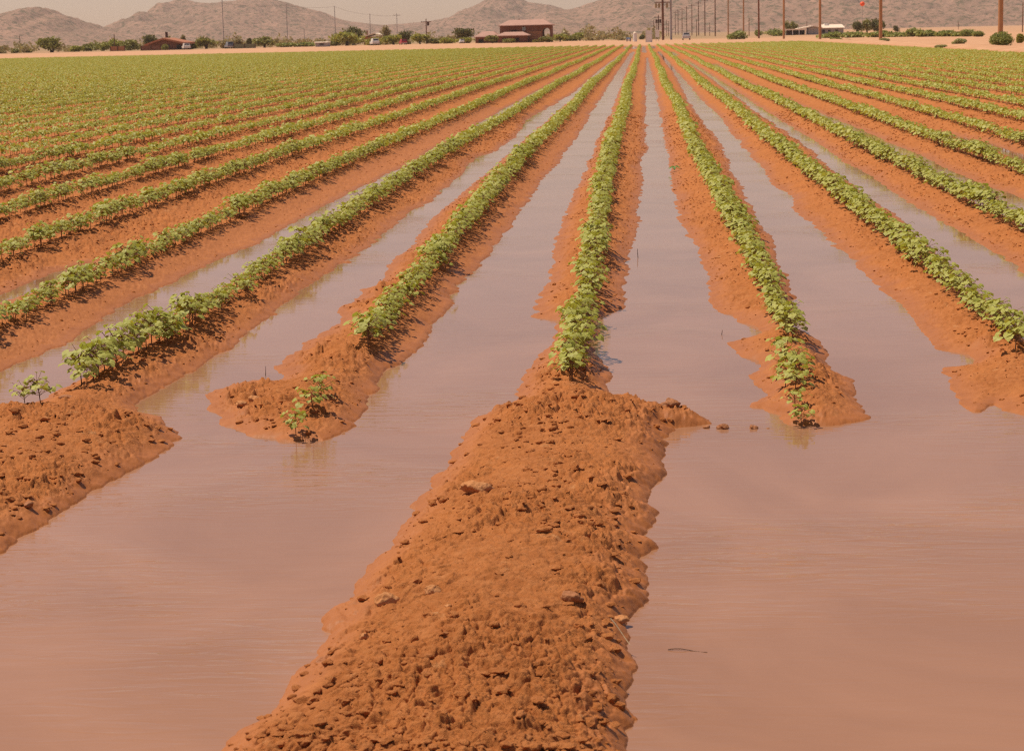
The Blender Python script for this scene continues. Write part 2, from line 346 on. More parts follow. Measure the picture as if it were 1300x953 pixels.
def leaf_np(size, rs, lod=0):
    if lod == 0:
        x, y = RAD*np.cos(ANG), RAD*np.sin(ANG)
        x = x*(1+.1*(rs.random(len(x))-.5)); y = y*(1+.1*(rs.random(len(x))-.5))
        V = np.stack([x, y, -.28*(x*x+y*y)+.22*np.abs(x)+.06*(rs.random(len(x))-.5)], -1)
        mid = np.array([[0, .25, .02]]); V = np.concatenate([mid, V]); k = len(ANG)
        T = [(0, i+1, (i+1) % k+1) for i in range(k)]
    elif lod == 1:
        V = np.array([(0, -.3, 0), (.8, -.1, .1), (.55, .7, -.1), (0, 1, -.22), (-.55, .7, -.1), (-.8, -.1, .1)])
        T = [(0, 1, 2), (0, 2, 3), (0, 3, 4), (0, 4, 5)]
    else:
        V = np.array([(0, -.7, 0), (.85, .1, .12), (0, 1, -.2), (-.85, .1, .12)]); T = [(0, 1, 2), (0, 2, 3)]
    return V*size, np.array(T)
def rotm(az, tilt, roll):
    ca, sa = math.cos(az), math.sin(az); ct, st = math.cos(tilt), math.sin(tilt); c2, s2 = math.cos(roll), math.sin(roll)
    Rz = np.array([[ca, -sa, 0], [sa, ca, 0], [0, 0, 1]]); Rx = np.array([[1, 0, 0], [0, ct, -st], [0, st, ct]]); Ry = np.array([[c2, 0, s2], [0, 1, 0], [-s2, 0, c2]])
    return Rz@Rx@Ry
def tube(a, b, ra, rb, k=5):
    a, b = np.array(a, float), np.array(b, float); d = b-a; d /= np.linalg.norm(d)+1e-9
    u = np.cross(d, (0, 0, 1) if abs(d[2]) < .9 else (1, 0, 0)); u /= np.linalg.norm(u); v = np.cross(d, u)
    an = np.arange(k)*2*math.pi/k
    V = np.concatenate([a+ra*(np.cos(an)[:, None]*u+np.sin(an)[:, None]*v), b+rb*(np.cos(an)[:, None]*u+np.sin(an)[:, None]*v)])
    T = [t for i in range(k) for t in ((i, (i+1) % k, k+(i+1) % k), (i, k+(i+1) % k, k+i))]
    return V, np.array(T)
def join(parts):
    Vs, Ts, o = [], [], 0
    for V, T in parts: Vs.append(V); Ts.append(T+o); o += len(V)
    return np.concatenate(Vs), np.concatenate(Ts)
def plant(seed, lod=0, hh=.098):
    """returns (foliage V,T), (stem V,T)"""
    rs = np.random.default_rng(seed); h = hh*(.85+.3*rs.random())
    lean = (rs.random(2)-.5)*.03; top = np.array([lean[0], lean[1], h])
    st = [tube((0, 0, -.02), top*.55, .0024, .0019), tube(top*.55, top, .0019, .0011)] if lod == 0 else [tube((0, 0, -.01), top, .003, .002, 3)]
    lv = []; nl = (25, 13, 8)[lod]; ga = rs.random()*6.28
    for i in range(nl):
        f = .36+.64*(i+.5)/nl; az = ga+i*2.4+(rs.random()-.5)*.7
        a = top*f; out = (.022+.050*rs.random())*(1.15-.5*f)*1.25; rise = .010+.030*rs.random()
        b = a+np.array([math.cos(az)*out, math.sin(az)*out, rise])
        size = (.013+.014*rs.random())*(1.0 if i < nl-2 else .7)*(1, 1.3, 1.75)[lod]
        if lod == 0: st.append(tube(a, b, .0011, .0008, 3))
        V, T = leaf_np(size, rs, lod)
        Rm = rotm(az-math.pi/2, -.25-.35*rs.random()+.25*(rs.random()-.5), (rs.random()-.5)*.7)
        lv.append(((Rm@V.T).T+b, T))
    return join(lv), join(st)
NV = 12
PL = []
for k in range(NV):
    (fv, ft), (sv, stt) = plant(100+k)
    PL.append((npmesh('foliage', fv, ft, [LEAF]), npmesh('stem', sv, stt, [STEM])))

# where plants stand
ROWSTART = {-3: 5, -2: 8.85, -1: 8.68, 0: 7.78, 1: 8.8, 2: 8.45}
pts = []                                     # row, x, y, scale
def addp(r, x, y, s): pts.append((r, x, y, s))
for px, py, r, s in ((375, 535, -1, .74), (397, 517, -1, .92), (409, 503, -1, .85), (1017, 518, 1, .72), (1010, 505, 1, .75), (1009, 492, 1, .95), (997, 483, 1, .85), (1009, 480, 1, 1.1), (1003, 471, 1, 1.05), (999, 462, 1, 1.1), (33, 525, -2, .8), (53, 524, -2, .95),
                     (110, 492, -2, .85), (104, 484, -2, 1.3), (118, 480, -2, 1.35), (126, 476, -2, 1.2), (134, 472, -2, 1.3), (141, 467, -2, 1.2), (149, 463, -2, 1.35), (158, 456, -2, 1.3), (168, 452, -2, 1.35), (177, 447, -2, 1.25), (186, 444, -2, 1.2), (193, 440, -2, 1.35), (203, 435, -2, 1.3), (212, 430, -2, 1.1)):
    x, y = P(px, py, .07); addp(r, x, y, s)
for r, x0 in ROWX.items():
    y = ROWSTART.get(r, 4.2+abs(r)*.4)
    if r in (2, 3, 4) or r > 4: y = max(y, 7.2)
    lim0, lim1 = -(945+80)/F, (485+80)/F
    ys = [y]
    y = max(y, x0/lim0 if x0 < 0 else x0/lim1, 4.2)
    while y < FIELD_END:
        k = vnoise(np.array([x0*3.1]), np.array([y*1.7]), 400)[0]
        gap = .066+.042*random.random()+(.05 if k < .22 and y > 12 else 0)
        if y > 60: gap *= 1.18
        s = (.76+.34*vnoise(np.array([x0*5.]), np.array([y*1.6]), 401)[0])*(.78+.4*random.random())*1.04
        s *= np.interp(y, [9, 17], [1, 1.22])
        if random.random() < .04: s *= .6
        if random.random() < .02 and 9.2 < y < 60: y += .1; continue
        xx = x0+rowshift(np.array(y))+random.gauss(0, .02)
        addp(r, float(xx), y, s)
        y += gap
pts = [p for p in pts if lim0-.01 < p[1]/p[2] < lim1+.01]
PX = np.array([p[1] for p in pts]); PY = np.array([p[2] for p in pts])
PZ = ground_z(PX, PY, False)[0]
inframe = (PX/PY > -815/F) & (PX/PY < 488/F)
order = np.argsort(np.where(inframe, PY, PY+1000)); ind = order[:300]; indset = set(ind.tolist())
rest = np.array([i for i in range(len(pts)) if i not in indset])
# labels by row and place in it
RN = {-4: 'fifth row left of the centre row', -3: 'third row left of centre, counted from its near end', -2: 'second row left of centre, counted from its near end', -1: 'first row left of centre, counted from its near end', 0: 'centre row, counted back from the bank',
      1: 'first row right of centre, counted from its near end', 2: 'second row right of centre, counted from its near end', 3: 'third row right of centre, counted from its near end', 4: 'fourth row right of centre, counted from its near end'}
RN[-4] = 'fourth row left of centre, counted from its near end'
ORD = ['nearest', 'second', 'third', 'fourth', 'fifth', 'sixth', 'seventh', 'eighth', 'ninth', 'tenth', 'eleventh', 'twelfth', 'thirteenth', 'fourteenth', 'fifteenth', 'sixteenth', 'seventeenth', 'eighteenth', 'nineteenth', 'twentieth']
SPECIAL = {(-1, 0): 'small lone cotton seedling at the muddy tip of the first row left of centre', (1, 0): 'sparse cotton seedling at the wet tip of the first row right of centre',
           (-2, 0): 'pale cotton seedling leaning over the left bank beside the water', (-2, 1): 'darker cotton seedling on the left bank, right of the pale one', (0, 0): 'front cotton plant of the centre row, just behind the big clod bank'}
TENS = {2: 'twent', 3: 'thirt', 4: 'fort', 5: 'fift', 6: 'sixt', 7: 'sevent', 8: 'eight', 9: 'ninet'}
def nth(c):
    c += 1                                   # the plant's place in its row, counted from us
    if c <= 20: return ORD[c-1]
    t, u = divmod(c, 10)
    return TENS[t]+'ieth' if u == 0 else TENS[t]+'y-'+('first' if u == 1 else ORD[u-1])
cnt = {}
def copies(i, root, kids):
    return None
for i in ind:
    r, x, y, s = pts[i]; c = cnt.get(r, 0); cnt[r] = c+1
    e = empty('cotton_plant', (x, y, PZ[i]-.004), random.random()*6.28); e.scale = (s, s, s*(.95+.2*random.random()))
    rn = RN.get(r, 'outer row at the edge of the photo')
    if (r, c) in SPECIAL: lb = SPECIAL[(r, c)]
    elif c == 0: lb = 'nearest cotton plant in the %s' % rn
    else: lb = '%s cotton plant in the %s' % (nth(c), rn)
    tag(e, lb, 'cotton plant', 'cotton plants in the irrigated rows')
    fo, stm = PL[random.randrange(NV)]
    link('foliage', fo, e); link('stem', stm, e)

def merged(ids, lod, nv=10):
    var = [plant(900+lod*50+k, lod) for k in range(nv)]; Vs, Ts, Mi, o = [], [], [], 0
    pick = RNG.integers(0, nv, len(ids))
    for k in range(nv):
        ii = ids[pick == k]
        if not len(ii): continue
        (fv, ft), (sv, st) = var[k]; V0, T0 = join([(fv, ft), (sv, st)]) if lod < 2 else (fv, ft)
        m0 = np.concatenate([np.zeros(len(ft)), np.ones(len(st))]) if lod < 2 else np.zeros(len(ft))
        a = RNG.random(len(ii))*6.28; s = np.array([pts[j][3] for j in ii])
        ca, sa = np.cos(a)[:, None], np.sin(a)[:, None]
        x = (V0[None, :, 0]*ca-V0[None, :, 1]*sa)*s[:, None]+PX[ii][:, None]
        y = (V0[None, :, 0]*sa+V0[None, :, 1]*ca)*s[:, None]+PY[ii][:, None]
        z = V0[None, :, 2]*s[:, None]+PZ[ii][:, None]
        Vs.append(np.stack([x, y, z], -1).reshape(-1, 3))
        Ts.append((T0[None]+(np.arange(len(ii))*len(V0))[:, None, None]).reshape(-1, 3)+o); Mi.append(np.tile(m0, len(ii))); o += len(ii)*len(V0)
    return np.concatenate(Vs), np.concatenate(Ts), np.concatenate(Mi)
parts = []
ry = PY[rest]
for lod, a, b_ in ((0, 0, 24), (1, 24, 62), (2, 62, 999)):
    ids = rest[(ry >= a) & (ry < b_)]
    if len(ids): parts.append(merged(ids, lod))
o = 0; Vs, Ts, Ms = [], [], []
for V, T, Mi in parts: Vs.append(V); Ts.append(T+o); Ms.append(Mi); o += len(V)
print('plants', len(pts), 'tris', sum(len(t) for t in Ts))
tag(link('cotton_crop', npmesh('cotton_crop', np.concatenate(Vs), np.concatenate(Ts), [LEAF, STEM], np.concatenate(Ms))),
    'long green cotton rows running away to the far end of the field', 'crop', kind='stuff')

# ------------------------------------------------------------------ clods
def ico(sub=2):
    bm_ = __import__('bmesh').new(); __import__('bmesh').ops.create_icosphere(bm_, subdivisions=sub, radius=1)
    V = np.array([v.co[:] for v in bm_.verts]); T = np.array([[v.index for v in f.verts] for f in bm_.faces]); bm_.free(); return V, T
def clod(seed, sub=2, rough=.38):
    V, T = ico(sub); rs = np.random.default_rng(seed); V = V.copy()
    off = rs.random(3)*50
    n1 = fbm(V[:, 0]*1.3+off[0]+V[:, 2]*.9, V[:, 1]*1.3+off[1]-V[:, 2]*.7, 3, seed)
    for _ in range(5):                                          # knock flat facets off it
        nn = rs.normal(size=3); nn /= np.linalg.norm(nn); d = V@nn; lim = .5+.35*rs.random(); V -= np.maximum(d-lim, 0)[:, None]*nn
    V = V*(1+rough*n1[:, None]); V *= np.array([1, .7+.3*rs.random(), .55+.3*rs.random()])
    return V, T
CV = [clod(k, 1, .5) for k in range(14)]; CW = [clod(50+k, 2, .6) for k in range(10)]
N = 48000
cx = RNG.uniform(-8, 7, N*4); cy = 3.5+(RNG.random(N*4)**2.1)*31
ok = np.abs(cx/cy+.0688) < .30; cx, cy = cx[ok], cy[ok]
zz, dd, oo, ir_ = ground_z(cx, cy, True)
flk = ((cx > -1.25) & (cx < -.85) & (cy > 8)) | ((cx > -3.28) & (cx < -2.75) & (cy > 7)) | ((cx > 1.2) & (cx < 1.5) & (cy > 9))
pr = np.where(dd > .03, np.where(ir_ > .5, .75, .95), 0)*np.where(flk, .15, 1)*(.25+.9*sst(.35, .6, vnoise(cx*3, cy*1.8, 500)))
ok = RNG.random(len(cx)) < pr
cx, cy, zz, irr = cx[ok][:N], cy[ok][:N], zz[ok][:N], ir_[ok][:N]
Vs, Ts, o = [], [], 0
for i in range(len(cx)):
    bank_ = irr[i] < .5
    s = .0030+(.020 if bank_ else .013)*RNG.random()**(3.8 if bank_ else 3)
    s = max(s, cy[i]*.00055)
    V, T = CW[i % 10] if s > .010 and cy[i] < 11 else CV[i % 14]
    a = RNG.random()*6.28; ca, sa = math.cos(a), math.sin(a); fl = .42+.35*RNG.random()
    Vs.append(np.stack([(V[:, 0]*ca-V[:, 1]*sa)*s+cx[i], (V[:, 0]*sa+V[:, 1]*ca)*s+cy[i], V[:, 2]*s*fl+zz[i]+s*.10], -1)); Ts.append(T+o); o += len(V)
print('crumbs', len(cx))
me = npmesh('loose_soil_crumbs', np.concatenate(Vs), np.concatenate(Ts), [SOIL])
tag(link('loose_soil_crumbs', me), 'loose crumbs of red soil scattered over ridges and banks', 'soil crumbs', kind='stuff')
DRY = mat('dry_clod', (.44, .185, .065), .95, .15, noise=(30, (.55, .26, .11), 5), bump=(60, .9, .01))
WETC = mat('damp_clod', (.30, .115, .04), .7, .3, noise=(30, (.40, .16, .06), 5), bump=(60, .9, .01))
for px, py, wpx, hf, mt, lb, sd_ in (
    (829, 520, 20, .8, WETC, 'lumpy red clod at the right shoulder of the bank, next to the spit', 21),
    (851, 528, 25, .75, WETC, 'biggest dark clod at the root of the muddy spit right of the bank', 22),
    (897, 536, 11, .8, WETC, 'small clod at the outer tip of the muddy spit', 23),
    (918, 537, 18, .9, WETC, 'lone dark clod standing in the water beyond the spit', 24),
    (957, 537, 13, .8, WETC, 'small orange clod in the water close to the right island', 25),
    (975, 537, 5, .8, WETC, 'tiny crumb of soil in the water touching the right island', 26),
    (322, 492, 24, .8, DRY, 'rounded clod standing up on the back edge of the left island', 27),
    (304, 496, 16, .7, DRY, 'lower clod left of the rounded one on the left island', 28),
    (606, 622, 44, .55, DRY, 'large flat clod with a black hollow beneath on the centre bank', 29),
    (728, 792, 32, .75, WETC, 'dark brown clod half buried on the right side of the centre bank', 30),
    (548, 748, 26, .55, DRY, 'angular orange clod on the left part of the centre bank', 31),
    (462, 795, 14, .8, DRY, 'small pale clod near the left foot of the centre bank', 32),
    (490, 750, 34, .7, DRY, 'wide grey-brown clod on the left shoulder of the centre bank', 33),
    (788, 752, 20, .8, DRY, 'blocky clod on the right water edge of the centre bank', 34),
    (568, 770, 10, .8, DRY, 'small clod just below the angular orange clod', 35),
    (84, 522, 16, .6, WETC, 'dark clod behind the seedlings on the left bank', 36),
    (36, 652, 16, .7, WETC, 'dark clod low on the left bank above the water', 37)):
    V, T = clod(sd_, 4, .42); x, y = P(px, py, .02 if mt is WETC else .09); s = wpx*.5*y/F
    V = V*np.array([s, s*.9, s*hf*1.1]); nb = fbm(V[:, 0]*140, V[:, 1]*140+V[:, 2]*90, 3, sd_); V = V*(1+.12*nb[:, None])
    z0 = max(float(ground_z(np.array([x]), np.array([y]), True)[0][0]), -.005)
    tag(link('mud_clod', npmesh('mud_clod', V, T, [mt], smooth=True), loc=(x, y, z0+s*hf*.35)), lb, 'clod', 'soil clods')

# straw, twigs, weed
STRAW = mat('straw', (.62, .50, .30), .6); TWIG = mat('twig', (.10, .06, .04), .8)
def stick(name, p0, p1, r, mt, lb, cat, bend=.01):
    a, b_ = np.array(p0, float), np.array(p1, float); ps = [a+(b_-a)*t+np.array([0, bend*math.sin(t*3.1), bend*.4*math.sin(t*6)]) for t in np.linspace(0, 1, 7)]
    c0 = ps[0].copy()
    V, T = join([tube(ps[i]-c0, ps[i+1]-c0, r*(1-.08*i), r*(1-.08*(i+1)), 6) for i in range(6)])
    tag(link(name, npmesh(name, V, T, [mt], smooth=True), loc=c0), lb, cat)
q0 = P(775, 792, .07); q1 = P(800, 818, .03)
stick('straw', (*q0, .085), (*q1, .03), .0016, STRAW, 'pale dry straw lying over the right edge of the centre bank', 'straw', .004)
q0 = P(848, 825, 0); q1 = P(898, 828, 0)
stick('twig', (*q0, .002), (*q1, .002), .0012, TWIG, 'thin dark twig floating right of the centre bank', 'twig', .006)
q0 = P(337, 477, 0); stick('twig', (*q0, -.01), (q0[0]+.003, q0[1], .045), .0018, TWIG, 'short dark stalk upright in the water behind the left island', 'twig', .002)
q0 = P(810, 327, 0); stick('twig', (*q0, -.01), (q0[0]-.004, q0[1], .06), .003, TWIG, 'short stalk upright in the centre furrow water, right of the centre row', 'twig', .002)
q0 = P(916, 425, 0); stick('twig', (*q0, -.01), (q0[0]+.004, q0[1], .024), .0025, TWIG, 'tiny stalk in the water left of the right island', 'twig', .002)
WEED = leaf_mat('weed_leaf', (.08, .30, .06), (.12, .36, .09), (.1, .35, .05))
x, y = P(856, 217, .02); we = tag(empty('weed', (x, y, .03)), 'bright green weed sprig on the soil left of the first right row', 'weed')
rs = np.random.default_rng(5); lv = []; ss = []
for i in range(7):
    az = i*.95; b_ = np.array([math.cos(az)*.035, math.sin(az)*.035, .03+.015*rs.random()]); V, T = leaf_np(.028, rs, 1); lv.append(((rotm(az-1.57, -.3, 0)@(V*np.array([.6, 1.5, 1])).T).T+b_, T)); ss.append(tube((0, 0, 0), b_, .002, .001, 4))
link('foliage', npmesh('foliage', *join(lv), [WEED]), we); link('stem', npmesh('stem', *join(ss), [WEED]), we)

# ------------------------------------------------------------------ boxes and prisms for the far buildings
class MB:
    def __init__(s): s.V = []; s.F = []; s.n = 0
    def box(s, x0, x1, y0, y1, z0, z1):
        s.V += [(x0, y0, z0), (x1, y0, z0), (x1, y1, z0), (x0, y1, z0), (x0, y0, z1), (x1, y0, z1), (x1, y1, z1), (x0, y1, z1)]; o = s.n; s.n += 8
        s.F += [tuple(o+i for i in f) for f in ((0, 3, 2, 1), (4, 5, 6, 7), (0, 1, 5, 4), (1, 2, 6, 5), (2, 3, 7, 6), (3, 0, 4, 7))]; return s
    def poly(s, pts_, faces):
        o = s.n; s.V += list(pts_); s.n += len(pts_); s.F += [tuple(o+i for i in f) for f in faces]; return s
    def hip(s, x0, x1, y0, y1, z0, z1, inx, iny, t=.15):
        b0 = [(x0, y0, z0), (x1, y0, z0), (x1, y1, z0), (x0, y1, z0)]; b1 = [(p[0], p[1], z0+t) for p in b0]
        tp = [(x0+inx, y0+iny, z1), (x1-inx, y0+iny, z1), (x1-inx, y1-iny, z1), (x0+inx, y1-iny, z1)]
        return s.poly(b0+b1+tp, ((0, 3, 2, 1), (0, 1, 5, 4), (1, 2, 6, 5), (2, 3, 7, 6), (3, 0, 4, 7), (4, 5, 9, 8), (5, 6, 10, 9), (6, 7, 11, 10), (7, 4, 8, 11), (8, 9, 10, 11)))
    def gable_x(s, x0, x1, y0, y1, zl, zr, zt, xt, t=.2):
        """roof whose ridge runs along y, eaves at x0 and x1"""
        a = [(x0, zl), (xt, zt), (x1, zr), (x1, zr-t), (xt, zt-t), (x0, zl-t)]
        return s.poly([(p[0], y0, p[1]) for p in a]+[(p[0], y1, p[1]) for p in a], ((0, 1, 4, 5), (1, 2, 3, 4), (6, 11, 10, 7), (7, 10, 9, 8), (0, 6, 7, 1), (1, 7, 8, 2), (2, 8, 9, 3), (3, 9, 10, 4), (4, 10, 11, 5), (5, 11, 6, 0)))
    def prism(s, outline, y0, y1):
        k = len(outline); return s.poly([(p[0], y0, p[1]) for p in outline]+[(p[0], y1, p[1]) for p in outline],
            [tuple(range(k)), tuple(range(2*k-1, k-1, -1))]+[(i, k+i, k+(i+1) % k, (i+1) % k) for i in range(k)])
    def build(s, name, mt, parent=None, loc=None):
        me = bpy.data.meshes.new(name); me.from_pydata(s.V, [], s.F); me.materials.append(mt); me.update(); return link(name, me, parent, loc)
def gz(X, D): return float(ground_z(np.array([X]), np.array([D]), False)[0][0])
def base(px, D):
    X = D*ray(px, 48)[0]/ray(px, 48)[1]; return X, gz(X, D)

BROWN = mat('brown_brick', (.20, .085, .055), .9, noise=(1.2, (.24, .11, .07), 4)); ADOBE = mat('adobe_wall', (.36, .16, .08), .9, noise=(.8, (.42, .2, .1), 4))
ROOF = mat('clay_roof', (.42, .245, .185), .9, noise=(1.5, (.50, .30, .23), 4)); DARK = mat('dark_opening', (.03, .02, .02), .8); TRIM = mat('dark_trim', (.09, .04, .03), .8)
WHITE = mat('white_paint', (.72, .68, .64), .6, noise=(1.0, (.80, .77, .73), 3)); PALE = mat('pale_metal', (.62, .58, .54), .5); GREY = mat('grey_wall', (.33, .30, .29), .8, noise=(1, (.4, .37, .36), 3))
CREAM = mat('cream_roof', (.82, .66, .48), .7, noise=(2, (.86, .72, .56), 3)); GLASS = mat('window_glass', (.04, .05, .06), .1, .6); WINP = mat('window_pale', (.35, .42, .42), .3)

# big brown house: two storeys on the right, two lower wings in front
D = 395.; k = D/F
def hx(px): return (px-650)*k
xh, zb = base(650, D); eb = tag(empty('brown_house', (xh, D, zb)), 'large two storey dark brown house with pink clay roofs and an arch', 'house')
def hzz(py): return (55.0-py)*k
m_ = MB(); m_.box(hx(634), hx(687), 2, 12, 0, hzz(34.5)); ow = m_.build('wall', BROWN, eb)
m_ = MB(); o1 = []
# arched tower end
pts_o = [(hx(687), 0), (hx(687), hzz(34.2)), (hx(699.5), hzz(34.2)), (hx(699.5), 0), (hx(698), 0)]
arc = [(hx(692.8)+math.cos(a)*(hx(698)-hx(687.6))*.5, hzz(42)+math.sin(a)*hzz(50.5)*.95) for a in np.linspace(0, math.pi, 9)]
m_ = MB().box(hx(687), hx(688.4), 2, 8, 0, hzz(34.4)).box(hx(697.2), hx(699.5), 2, 8, 0, hzz(34.4)); m_.build('arch_pillars', BROWN, eb)
m_ = MB(); topz = hzz(34.4); ax0, ax1 = hx(688.4), hx(697.2); cxa, ra_ = (ax0+ax1)/2, (ax1-ax0)/2; zc = hzz(41.5)
an = np.linspace(math.pi, 0, 11); ol = [(cxa+ra_*math.cos(a), zc+ra_*.9*math.sin(a)) for a in an]
ptsA = [(p[0], 2.01, p[1]) for p in ol]+[(p[0], 2.01, topz) for p in ol]+[(p[0], 7.9, p[1]) for p in ol]+[(p[0], 7.9, topz) for p in ol]
fa = []
for i in range(10): fa += [(i, i+1, 12+i, 11+i), (22+i, 33+i, 34+i, 23+i), (i, 22+i, 23+i, i+1)]
m_.poly(ptsA, fa); m_.build('arch', BROWN, eb)
MB().box(hx(668), hx(686.8), 1.8, 2.0-.003, 0, hzz(41.2)).build('adobe_panel', ADOBE, eb)
MB().hip(hx(632.5), hx(700.5), .8, 13.5, hzz(34.3), hzz(26.5), 2.0, 4.5).build('roof', ROOF, eb)
wd = MB().box(hx(662.5), hx(666.5), 1.85, 1.997, hzz(40.3), hzz(35.8)).build('window', WINP, eb); MB().box(hx(664.3), hx(664.8), 1.80, 1.848, hzz(40.3), hzz(35.8)).build('frame', TRIM, wd)
MB().hip(hx(601.5), hx(634), 1, 10, hzz(47.6), hzz(40), 1.6, 3.2).build('wing_roof', ROOF, eb)
ww = MB().box(hx(603), hx(633.9), 1.6, 9.4, -.4, hzz(47.3)).build('wing_wall', BROWN, eb)
MB().hip(hx(632), hx(674), -5, 1.7, hzz(46.8), hzz(41.6), 1.6, 2.6).build('porch_roof', ROOF, eb)
MB().box(hx(634), hx(671.5), -4.2, 1.55, -.4, hzz(46.6)).build('porch_wall', BROWN, eb)
MB().box(hx(672), hx(673), -4.6, -4.2, -.4, hzz(46.6)).build('post', DARK, eb)
an = np.linspace(0, math.pi, 9); cx0, cr_ = hx(652), hx(658)-hx(652)
MB().prism([(cx0+cr_*math.cos(a), hzz(41.8)+cr_*.42*math.sin(a)) for a in an], 1.9, 1.996).build('arched_window', DARK, eb)
for a0, a1 in ((607, 613), (624, 631)): MB().box(hx(a0), hx(a1), 1.5, 1.597, 0, hzz(50)).build('door', DARK, eb)
for a0, a1 in ((640, 645), (655, 661)): MB().box(hx(a0), hx(a1), -4.3, -4.203, hzz(53), hzz(49)).build('window', DARK, eb)
MB().box(hx(656), hx(657.4), 6.5, 7.1, hzz(28), hzz(25.3)).build('chimney', BROWN, eb)

# small gabled brown house at the left
D = 410.; k = D/F; xh, zb = base(212, D); eb = tag(empty('gabled_house', (xh, D, zb)), 'low brown house with broad gable roof at the far left, before the hill', 'house')
def gx(px): return (px-212)*k
def gh(py): return (62.5-py)*k
MB().prism([(gx(188), -.2), (gx(188), gh(54.2)), (gx(207), gh(48.6)), (gx(231), gh(53.2)), (gx(231), -.2)], 0, 8).build('wall', BROWN, eb)
MB().gable_x(gx(183.5), gx(235.5), -1.2, 9, gh(55), gh(53.2), gh(47.2), gx(208), .35).build('roof', mat('rust_roof', (.42, .17, .09), .9), eb)
MB().box(gx(205.5), gx(207.5), 3, 4, gh(48.5), gh(40)).build('chimney', TRIM, eb)
MB().box(gx(224), gx(230), -.1, -.003, 0, gh(56)).build('door', DARK, eb); MB().box(gx(196), gx(200), -.1, -.003, gh(59.5), gh(56.5)).build('window', DARK, eb); MB().box(gx(209), gx(215), -.1, -.003, gh(59.5), gh(56)).build('window', GLASS, eb)
def wall_thing(name, x0, x1, y0, y1, D, mt, lb, cat, dep=.3, posts=0):
    """a fence or low wall seen from the front"""
    xm, zb = base((x0+x1)/2, D); k = D/F; hgt = (y1-y0)*k; e = tag(empty(name, (xm, D, zb)), lb, cat); wd_ = (x1-x0)*k
    MB().box(-wd_/2, wd_/2, 0, dep, -.2, hgt).build('panel', mt, e)
    n_ = max(2, int(wd_/2.5))
    for i in range(n_+1): MB().box(-wd_/2+wd_*i/n_-.07, -wd_/2+wd_*i/n_+.07, -.12, -.003, -.2, hgt+.12).build('post', TRIM if mt is not WHITE else PALE, e)
wall_thing('board_fence', 139, 158, 56.5, 62.5, 405, ADOBE, 'reddish board fence left of the gabled brown house', 'fence')
wall_thing('board_fence', 178, 204, 56.8, 62.8, 402, BROWN, 'brown board fence in front of the gabled brown house', 'fence')
wall_thing('screen_fence', 296, 324, 56, 61.5, 410, mat('screen_green', (.20, .20, .12), .9), 'long grey-green screen fence right of the tall steel pole', 'fence')
# trailers and cars -------------------------------------------------------
TYRE = mat('tyre', (.03, .03, .03), .8)
def cyl(r, wdt, k_=18):
    an = np.arange(k_)*2*math.pi/k_; V = [(-wdt/2, r*math.cos(a), r*math.sin(a)) for a in an]+[(wdt/2, r*math.cos(a), r*math.sin(a)) for a in an]
    return MB().poly(V, [tuple(range(k_-1, -1, -1)), tuple(range(k_, 2*k_))]+[(i, (i+1) % k_, k_+(i+1) % k_, k_+i) for i in range(k_)])
def car(px, D, wd_, col, name, lb, cat, rz=0, pickup=False):
    X, zb = base(px, D); e = tag(empty(name, (X, D, zb), rz), lb, cat); s = wd_/1.9; L_ = 4.8*s; h = 1.75*s
    pm = mat(name+'_paint', col, .35, .5)
    sec = [(-.92, .38), (-.95, .75), (-.90, .98), (.90, .98), (.95, .75), (.92, .38)]
    m_ = MB(); m_.poly([(a*s, -L_/2, z*s) for a, z in sec]+[(a*s, L_/2, z*s*.97) for a, z in sec], [tuple(range(5, -1, -1)), tuple(range(6, 12))]+[(i, (i+1) % 6, 6+(i+1) % 6, 6+i) for i in range(6)])
    m_.build('body', pm, e)
    y0, y1 = (-L_*.42 if not pickup else -L_*.12), L_*.2
    b0 = [(-.86*s, y0, .985*s), (.86*s, y0, .985*s), (.86*s, y1+.3*s, .985*s), (-.86*s, y1+.3*s, .985*s)]; b1 = [(-.7*s, y0+.25*s, h), (.7*s, y0+.25*s, h), (.7*s, y1-.2*s, h), (-.7*s, y1-.2*s, h)]
    cb = MB().poly(b0+b1, ((0, 3, 2, 1), (4, 5, 6, 7), (0, 1, 5, 4), (1, 2, 6, 5), (2, 3, 7, 6), (3, 0, 4, 7))).build('cabin', pm, e)
    yb = y0+.03*s
    MB().poly([(-.72*s, y0+.035*s, 1.08*s), (.72*s, y0+.035*s, 1.08*s), (.62*s, y0+.20*s, 1.62*s), (-.62*s, y0+.20*s, 1.62*s)], [(0, 1, 2, 3)]).build('rear_window', GLASS, cb)
    for sx in (-1, 1):
        MB().box(sx*.86*s-.05*s, sx*.86*s+.05*s, -L_/2-.02, -L_/2+.03, .6*s, .85*s).build('tail_light', mat('tail_lamp', (.4, .02, .02), .3), e)
        for sy in (-1, 1):
            wo_ = cyl(.36*s, .24*s).build('wheel', TYRE, e); wo_.location = (sx*.80*s, sy*L_*.31, .36*s)
    MB().box(-.9*s, .9*s, -L_/2-.12*s, -L_/2-.004, .42*s, .58*s).build('bumper', PALE, e)
    return e
car(871.3, 395, 1.65, (.55, .50, .47), 'pickup_truck', 'pale grey truck parked on the sand road beyond the field, rear towards us', 'truck', 0, False)
car(236, 402, 1.5, (.75, .70, .62), 'parked_car', 'white car parked right of the gabled brown house', 'car', .35)
car(291, 412, 1.6, (.20, .20, .22), 'parked_car', 'dark car with pale roof by the grey-green screen fence', 'car', .4)
car(475.5, 412, 1.6, (.72, .68, .62), 'parked_car', 'white car half hidden by shrubs below the pale roofed house', 'car', .3)
car(511.5, 412, 1.3, (.45, .03, .04), 'parked_car', 'small red car under the trees at left of centre', 'car', .3)
